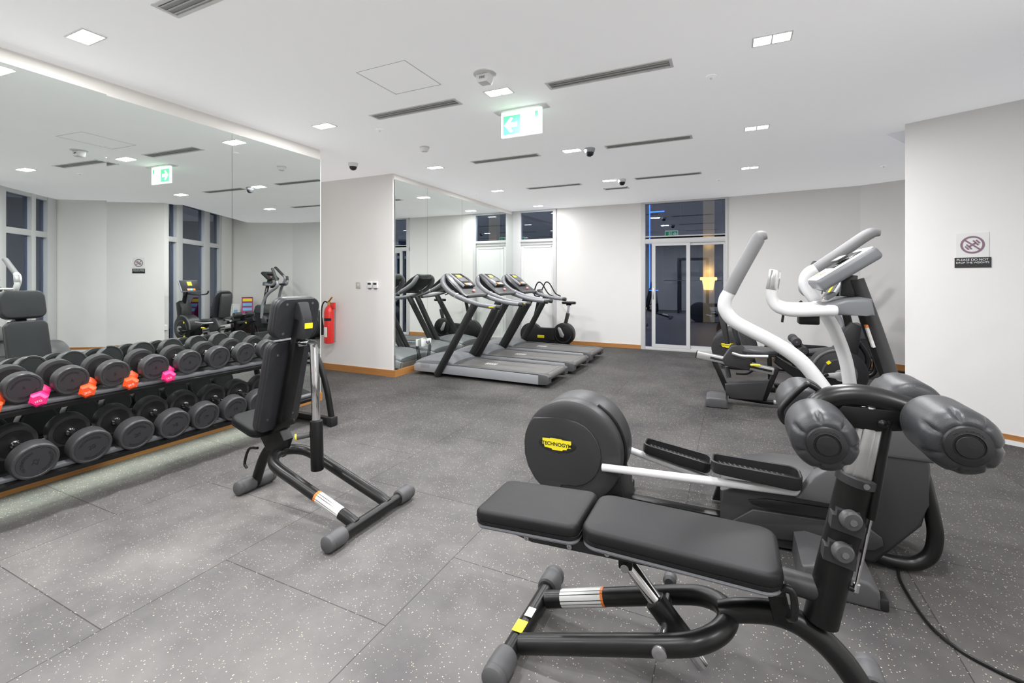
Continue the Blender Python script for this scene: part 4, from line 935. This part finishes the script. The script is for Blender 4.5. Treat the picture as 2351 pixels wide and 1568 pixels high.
# ---------------------------------------------------------------- upright bike by far wall
bk = thing('exercise_bike', 'black upright exercise bike behind the farthest treadmill', 'exercise bike', (-3.1,8.30,0)); OB = (-3.1,8.30,0); yb = 8.30
def disc(par, x, y, z, R, w, nm, mt, off, hub=None):
    o = MB().lathe([(0,0), (R*.9,0), (R,.012), (R,w-.012), (R*.9,w), (0,w)], (x,y,z), (0,1,0), 40).build(nm, mt, par, off)
    return o
fw = disc(bk, -2.85,yb-.07,.29,.205,.14,'flywheel','black',OB)
MB().lathe([(.15,0), (.165,0), (.165,.004), (.15,.004)], (-2.85,yb-.075,.29), (0,1,0), 40, True).build('flywheel_ring', 'rubber', fw, OB)
MB().prism([(-2.90,.24), (-2.84,.22), (-2.82,.27), (-2.89,.40), (-2.93,.42), (-2.95,.39)], yb-.10, yb-.08, 'xz', .006).build('crank', 'alu', bk, OB)
disc(bk, -3.52,yb-.06,.25,.22,.12,'front_cover','blackplastic',OB)
m = MB(); m.prism([(-3.65,.08), (-2.85,.08), (-2.78,.35), (-3.0,.42), (-3.05,.37), (-3.45,.39), (-3.66,.33)], yb-.065, yb+.065, 'xz', .015); m.build('body_shell', 'blackplastic', bk, OB)
MB().box((-3.30,yb-.069,.22), (.14,.004,.055), None, .001).build('yellow_badge', 'yellow', bk, OB)
MB().beam((-2.84,yb,.42), (-2.775,yb,.68), .05, .06).build('seat_tube', 'blackplastic', bk, OB); MB().beam((-2.785,yb,.65), (-2.76,yb,.83), .035, .04).build('seat_post', 'silver', bk, OB)
MB().box((-2.76,yb,.84), (.10,.02,.03), None, .004).build('seat_slider', 'black', bk, OB)
MB().pad(.27,.17,.05,.07,.02,Mx.Translation((-2.76,yb,.85)),.004,taper=.45).build('saddle', 'black', bk, OB)
MB().tube([(-3.50,yb,.40), (-3.42,yb,.70), (-3.36,yb,.95)], .035, 6, 14).build('front_tube', 'black', bk, OB)
for s in (-1,1): MB().tube([(-3.36,yb,.98), (-3.40,yb+s*.15,1.02), (-3.36,yb+s*.20,1.16), (-3.30,yb+s*.20,1.26), (-3.22,yb+s*.20,1.23), (-3.10,yb+s*.19,1.05), (-2.98,yb+s*.16,.99)], .012, 6, 10).build('handlebar', 'black', bk, OB)
MB().box((-3.33,yb,1.06), (.03,.2,.14), Mx.Rotation(-.5,3,'Y'), .01).build('bike_console', 'screen', bk, OB)
for x in (-3.60,-2.80): MB().box2((x-.03,yb-.25,0), (x+.03,yb+.25,.05), .01).build('floor_bar', 'black', bk, OB)
for s in (-1,1): MB().box((-2.95+s*.09,yb+s*.14,.29+s*.11), (.09,.07,.03), None, .006).build('pedal', 'black', bk, OB)
MB().box2((-3.66,yb-.05,.03), (-2.75,yb+.05,.10)).build('bottom_rail', 'black', bk, OB)

# ---------------------------------------------------------------- recumbent bike
YR = 5.50; rb = thing('recumbent_bike', 'recumbent exercise bike with silver seat rail, behind the white armed cross trainer', 'exercise bike', (.3,YR,0)); OR = (.3,YR,0)
m = MB(); m.prism([(-.235,0), (-.03,0), (-.03,.08), (-.05,.105), (-.20,.105), (-.235,.09)], YR-.30, YR+.02, 'xz', .018, 3); m.build('rear_stabiliser', 'greyplastic', rb, OR)
rl = MB().beam((-.34,YR-.07,.510), (.40,YR-.07,.385), .06, .075, .008).build('seat_rail', 'alu', rb, OR)
MB().beam((-.20,YR-.105,.487), (.38,YR-.105,.388), .004, .022, .001).build('rail_slot', 'ink', rl, OR)
MB().beam((-.345,YR-.07,.511), (-.335,YR-.07,.509), .062, .078, .004).build('rail_end', 'black', rl, OR)
MB().beam((-.17,YR-.04,.46), (-.03,YR-.04,.13), .05, .05, .01).build('rear_strut', 'black', rb, OR)
MB().beam((.43,YR-.04,.42), (.31,YR-.04,.08), .055, .05, .01).build('front_strut', 'black', rb, OR)
MB().prism([(-.06,.215), (.36,.285), (.30,.07), (.0,.06), (-.05,.12)], YR-.09, YR+.02, 'xz', .015, 3).build('lower_shroud', 'darkplastic', rb, OR)
MB().tube([(-.02,YR,.07), (.3,YR,.05), (.40,YR,.05)], .028, 4, 12).build('floor_tube', 'black', rb, OR)
MB().tube([(.38,YR,.05), (.75,YR,.05)], .025, 4, 12, smooth=False).build('floor_rail', 'silver', rb, OR)
MB().box2((.72,YR-.30,0), (.86,YR+.30,.08), .02).build('front_stabiliser', 'greyplastic', rb, OR)
m = MB(); m.prism([(-.09,.47), (.0,.63), (.09,.655), (.14,.60), (.20,.47), (.17,.38), (-.04,.41)], YR-.13, YR-.0, 'xz', .015, 3); m.build('seat_carriage', 'darkplastic', rb, OR)
mm = Mx.Translation((.255,YR,.545)) @ Mx.Rotation(.03,4,'Y'); MB().pad(.36,.34,.06,.12,.022,mm).build('seat', 'leather2', rb, OR)
p = MB().tube([(-.02,YR,.60), (-.08,YR,.80), (-.11,YR,.95), (-.10,YR,1.10)], [.12,.16,.15,.10], 6, 20, flat=1.); 
p.bm.free()
m = MB(); mm = Mx.Translation((.045,YR,.87)) @ Mx.Rotation(math.radians(-104),4,'Y'); m.pad(.52,.34,.05,.12,.02,mm,.0); m.build('backrest', 'leather2', rb, OR)
MB().prism([(-.06,.64), (-.01,.64), (-.06,1.0), (-.10,1.06), (-.13,1.0)], YR-.10, YR+.10, 'xz', .015, 3).build('backrest_shell', 'darkplastic', rb, OR)
MB().tube([(.02,YR-.16,.555), (.10,YR-.24,.548), (.20,YR-.26,.552), (.335,YR-.26,.560)], .016, 6, 12).build('side_handle', 'alu', rb, OR)
MB().tube([(.02,YR+.16,.555), (.10,YR+.24,.548), (.20,YR+.26,.552), (.335,YR+.26,.560)], .016, 6, 12).build('side_handle', 'alu', rb, OR)
MB().tube([(.18,YR-.20,.455), (.27,YR-.20,.458)], .012, 2, 10, smooth=False).build('seat_lever', 'yellow', rb, OR)
MB().tube([(.05,YR+.10,.30), (.16,YR+.10,.31), (.22,YR+.10,.36), (.24,YR+.06,.40)], .014, 6, 10).build('step_handle', 'darkplastic', rb, OR)
MB().cyl((-.02,YR+.10,.25), (-.04,YR+.10,.37), .025).build('transport_roller', 'greyplastic', rb, OR)
MB().prism([(.40,.47), (.62,.30), (.80,.20), (.80,.33), (.55,.45), (.42,.54)], YR-.05, YR+.05, 'xz', .012).build('main_beam', 'black', rb, OR)
fd = disc(rb, .95,YR-.11,.415,.235,.22,'flywheel_cover','blackplastic',OR)
MB().lathe([(.13,0), (.145,0), (.145,.004), (.13,.004)], (.95,YR-.113,.415), (0,1,0), 40, True).build('cover_ring', 'greyplastic', fd, OR)
m = MB(); m.tube([(.95+.225*math.cos(math.radians(a)),YR-.105,.415+.225*math.sin(math.radians(a))) for a in range(185,75,-15)], .016, 4, 10); m.build('cover_trim', 'greyplastic', fd, OR)
m = MB(); m.lathe([(0,0), (.055,0), (.055,.018), (0,.02)], (.955,YR-.155,.405), (0,1,0), 24); m.prism([(.955,.44), (.955,.37), (.80,.385), (.79,.40), (.80,.415)], YR-.165, YR-.14, 'xz', .004); m.build('crank', 'alu', rb, OR)
MB().box((.79,YR-.19,.395), (.12,.09,.03), Mx.Rotation(-.5,3,'Y'), .006).build('pedal', 'black', rb, OR)
MB().box((.86,YR-.125,.52), (.035,.004,.03), Mx.Rotation(-.7,3,'Y')).build('yellow_badge', 'yellow', rb, OR)
MB().box((.85,YR-.125,.26), (.05,.004,.04), Mx.Rotation(.6,3,'Y')).build('yellow_badge', 'yellow', rb, OR)
MB().prism([(.98,.55), (1.10,.60), (1.135,.88), (1.05,.92), (.96,.78)], YR-.10, YR+.10, 'xz', .02).build('neck_shroud', 'blackplastic', rb, OR)
MB().tube([(1.06,YR,.80), (1.02,YR,1.0), (.95,YR,1.20)], .035, 6, 14).build('console_mast', 'black', rb, OR)
MB().tube([(1.12,YR-.02,.72), (1.19,YR-.02,.58), (1.17,YR-.02,.45), (1.10,YR-.02,.40)], .022, 6, 12).build('front_bumper', 'blacktube', rb, OR)
R3 = Mx.Rotation(math.radians(-62),3,'Y')
cn = MB().box((.90,YR,1.19), (.24,.36,.04), R3, .015, 3).build('console', 'silver', rb, OR)
MB().box(V((.90,YR,1.19))+R3@V((0,0,.021)), (.22,.34,.003), R3).build('screen', 'screen', cn, OR)
MB().box(V((.90,YR,1.19))+R3@V((.04,0,.024)), (.08,.08,.003), R3).build('display_graphic', 'yellow', cn, OR)
for q, cl in ((-.05,'salmon'), (0,'teal'), (.05,'orange')): MB().box(V((.90,YR+q,1.19))+R3@V((-.08,0,.024)), (.04,.045,.003), R3).build('button', cl, cn, OR)
for s in (-1,1): MB().tube([(1.0,YR,1.05), (.85,YR+s*.12,1.03), (.72,YR+s*.20,1.04), (.66,YR+s*.20,1.10)], .014, 6, 10).build('handlebar', 'darkplastic', rb, OR)

# roller bench in the recess
YS = 6.45; sb = thing('roller_bench', 'black sloping bench with small foam rollers behind the recumbent bike', 'bench', (.85,YS,0)); OS = (.85,YS,0)
MB().beam((.38,YS,.52), (1.05,YS,.14), .07, .09, .012).build('sloping_beam', 'blacktube', sb, OS)
MB().beam((.70,YS,.60), (.84,YS,.26), .05, .06).build('roller_post', 'blacktube', sb, OS)
for x, z in ((.69,.60), (.76,.50)):
    MB().cyl((x,YS-.22,z), (x,YS+.22,z), .012).build('axle', 'steel', sb, OS)
    for s in (-1,1): MB().lathe([(.03,0), (.05,.01), (.052,.15), (.04,.165), (0,.166)], (x,YS+s*.05,z), (0,s,0), 24).build('roller_pad', 'rubbergrey', sb, OS)
mm = Mx.Translation((.98,YS,.46)) @ Mx.Rotation(-.16,4,'Y'); MB().pad(.62,.26,.05,.05,.015,mm).build('bench_pad', 'leather2', sb, OS)
MB().beam((.98,YS,.46), (1.02,YS,.15), .06, .06).build('pad_post', 'black', sb, OS)
for x in (.44,1.10): MB().box2((x-.03,YS-.26,0), (x+.03,YS+.26,.06), .01).build('floor_bar', 'black', sb, OS)
MB().box2((.44,YS-.03,.01), (1.10,YS+.03,.06), .01).build('base_rail', 'black', sb, OS); MB().beam((.44,YS,.03), (.42,YS,.50), .05, .05).build('front_post', 'black', sb, OS)
MB().box((.55,YS-.06,.44), (.04,.004,.03)).build('yellow_badge', 'yellow', sb, OS)

# table with leaflets in the recess (visible in the mirror)
TA = math.atan2(7.98-8.70, 3.12-1.8); TX, TY, TZ = 2.48, 7.80, .41
tb = thing('side_table', 'dark low table in the right recess, seen in the mirror', 'table', (TX,TY,0), TA)
MB().box2((-.27,-.16,TZ-.04), (.27,.16,TZ), .004).build('tabletop', 'darkwood', tb)
MB().box2((-.24,-.13,.08), (.24,.13,TZ-.05), .004).build('cabinet_body', 'darkwood', tb)
for x in (-.25,.25):
    for y in (-.14,.14): MB().box2((x-.02,y-.02,0), (x+.02,y+.02,TZ-.04)).build('leg', 'darkwood', tb)
def ontable(name, label, cat, lx, ly, rz=0):
    c, s_ = math.cos(TA), math.sin(TA); return thing(name, label, cat, (TX+lx*c-ly*s_, TY+lx*s_+ly*c, TZ), TA+rz)
st = ontable('leaflet_stand', 'magenta leaflet stand with blue cards on the dark table', 'stand', -.125, 0, -.4)
MB().prism([(-.15,0), (.12,0), (.12,.46), (.06,.46), (-.15,.10)], -.12, .12, 'yz').build('stand_body', 'magenta', st)
for k in range(3): MB().box((0,-.115+k*.065,.17+k*.11), (.20,.012,.08), Mx.Rotation(-.53,3,'X')).build('leaflet', ['bluecard','bluecard','yellow'][k], st)
lb_ = ontable('leaflet_box', 'white leaflet box with blue mark on the dark table', 'box', .145, 0, -.4)
MB().prism([(-.13,0), (.10,0), (.10,.30), (-.13,.20)], -.10, .10, 'yz').build('box_body', 'label', lb_); MB().box((.0,-.131,.13), (.08,.004,.06)).build('blue_mark', 'bluecard', lb_)

# power rack behind the camera (reflected in the glass door)
pr_ = thing('power_rack', 'tall power rack, only seen reflected in the sliding glass door', 'rack', (-1.3,-1.1,0))
for x in (-.5,.5):
    for y in (-.4,.4): MB().box2((x-.035,y-.035,0), (x+.035,y+.035,2.1), .004).build('upright', 'darkplastic', pr_)
    MB().box2((x-.03,-.4,2.03), (x+.03,.4,2.10)).build('side_beam', 'darkplastic', pr_); MB().box2((x-.03,-.4,.02), (x+.03,.4,.09)).build('side_beam', 'darkplastic', pr_)
for y in (-.4,.4): MB().box2((-.5,y-.03,2.03), (.5,y+.03,2.10)).build('cross_beam', 'darkplastic', pr_)
MB().cyl((-1.0,.46,1.25), (1.0,.46,1.25), .015).build('barbell', 'chrome', pr_)

# power cable on the floor
cb = MB().tube([(.70,2.70,.02), (.675,2.56,.008), (.689,2.303,.008), (.740,2.188,.008), (.81,2.13,.008), (.874,2.098,.008), (1.0,2.05,.008), (1.3,2.0,.008)], .0065, 8, 8).build('power_cable', 'black')
tag(cb, 'black power cable trailing across the floor from the large cross trainer', 'cable')
cb = MB().tube([(1.62,8.05,.01), (1.75,8.17,.007), (1.9,8.30,.007), (2.1,8.33,.007), (2.3,8.2,.007)], .007, 8, 8).build('power_cable', 'black')
tag(cb, 'black power cable on the floor by the distant cross trainer', 'cable')

# ---------------------------------------------------------------- camera, world
cam = bpy.data.cameras.new('camera'); co = bpy.data.objects.new('camera', cam); C.objects.link(co)
co.location = (0,0,CAMH); co.rotation_euler = (PI/2, 0, math.atan(502.5/1057))
cam.sensor_width = 36; cam.sensor_fit = 'HORIZONTAL'; cam.lens = 1057/2351*36; cam.shift_y = (638-784)/2351; cam.clip_start = .02
bpy.context.scene.camera = co
w = bpy.data.worlds.new('night'); bpy.context.scene.world = w; w.use_nodes = True
nt = w.node_tree; bg = nt.nodes['Background']; bg.inputs[0].default_value = (.05,.07,.14,1); bg.inputs[1].default_value = .35
sc = bpy.context.scene
sc.view_settings.view_transform = 'Standard'; sc.view_settings.look = 'None'; sc.view_settings.exposure = 0.28
sc.cycles.use_denoising = True
sc.cycles.max_bounces = 10; sc.cycles.diffuse_bounces = 5; sc.cycles.glossy_bounces = 6; sc.cycles.transparent_max_bounces = 12
sc.cycles.sample_clamp_indirect = 4.0; sc.cycles.caustics_reflective = True
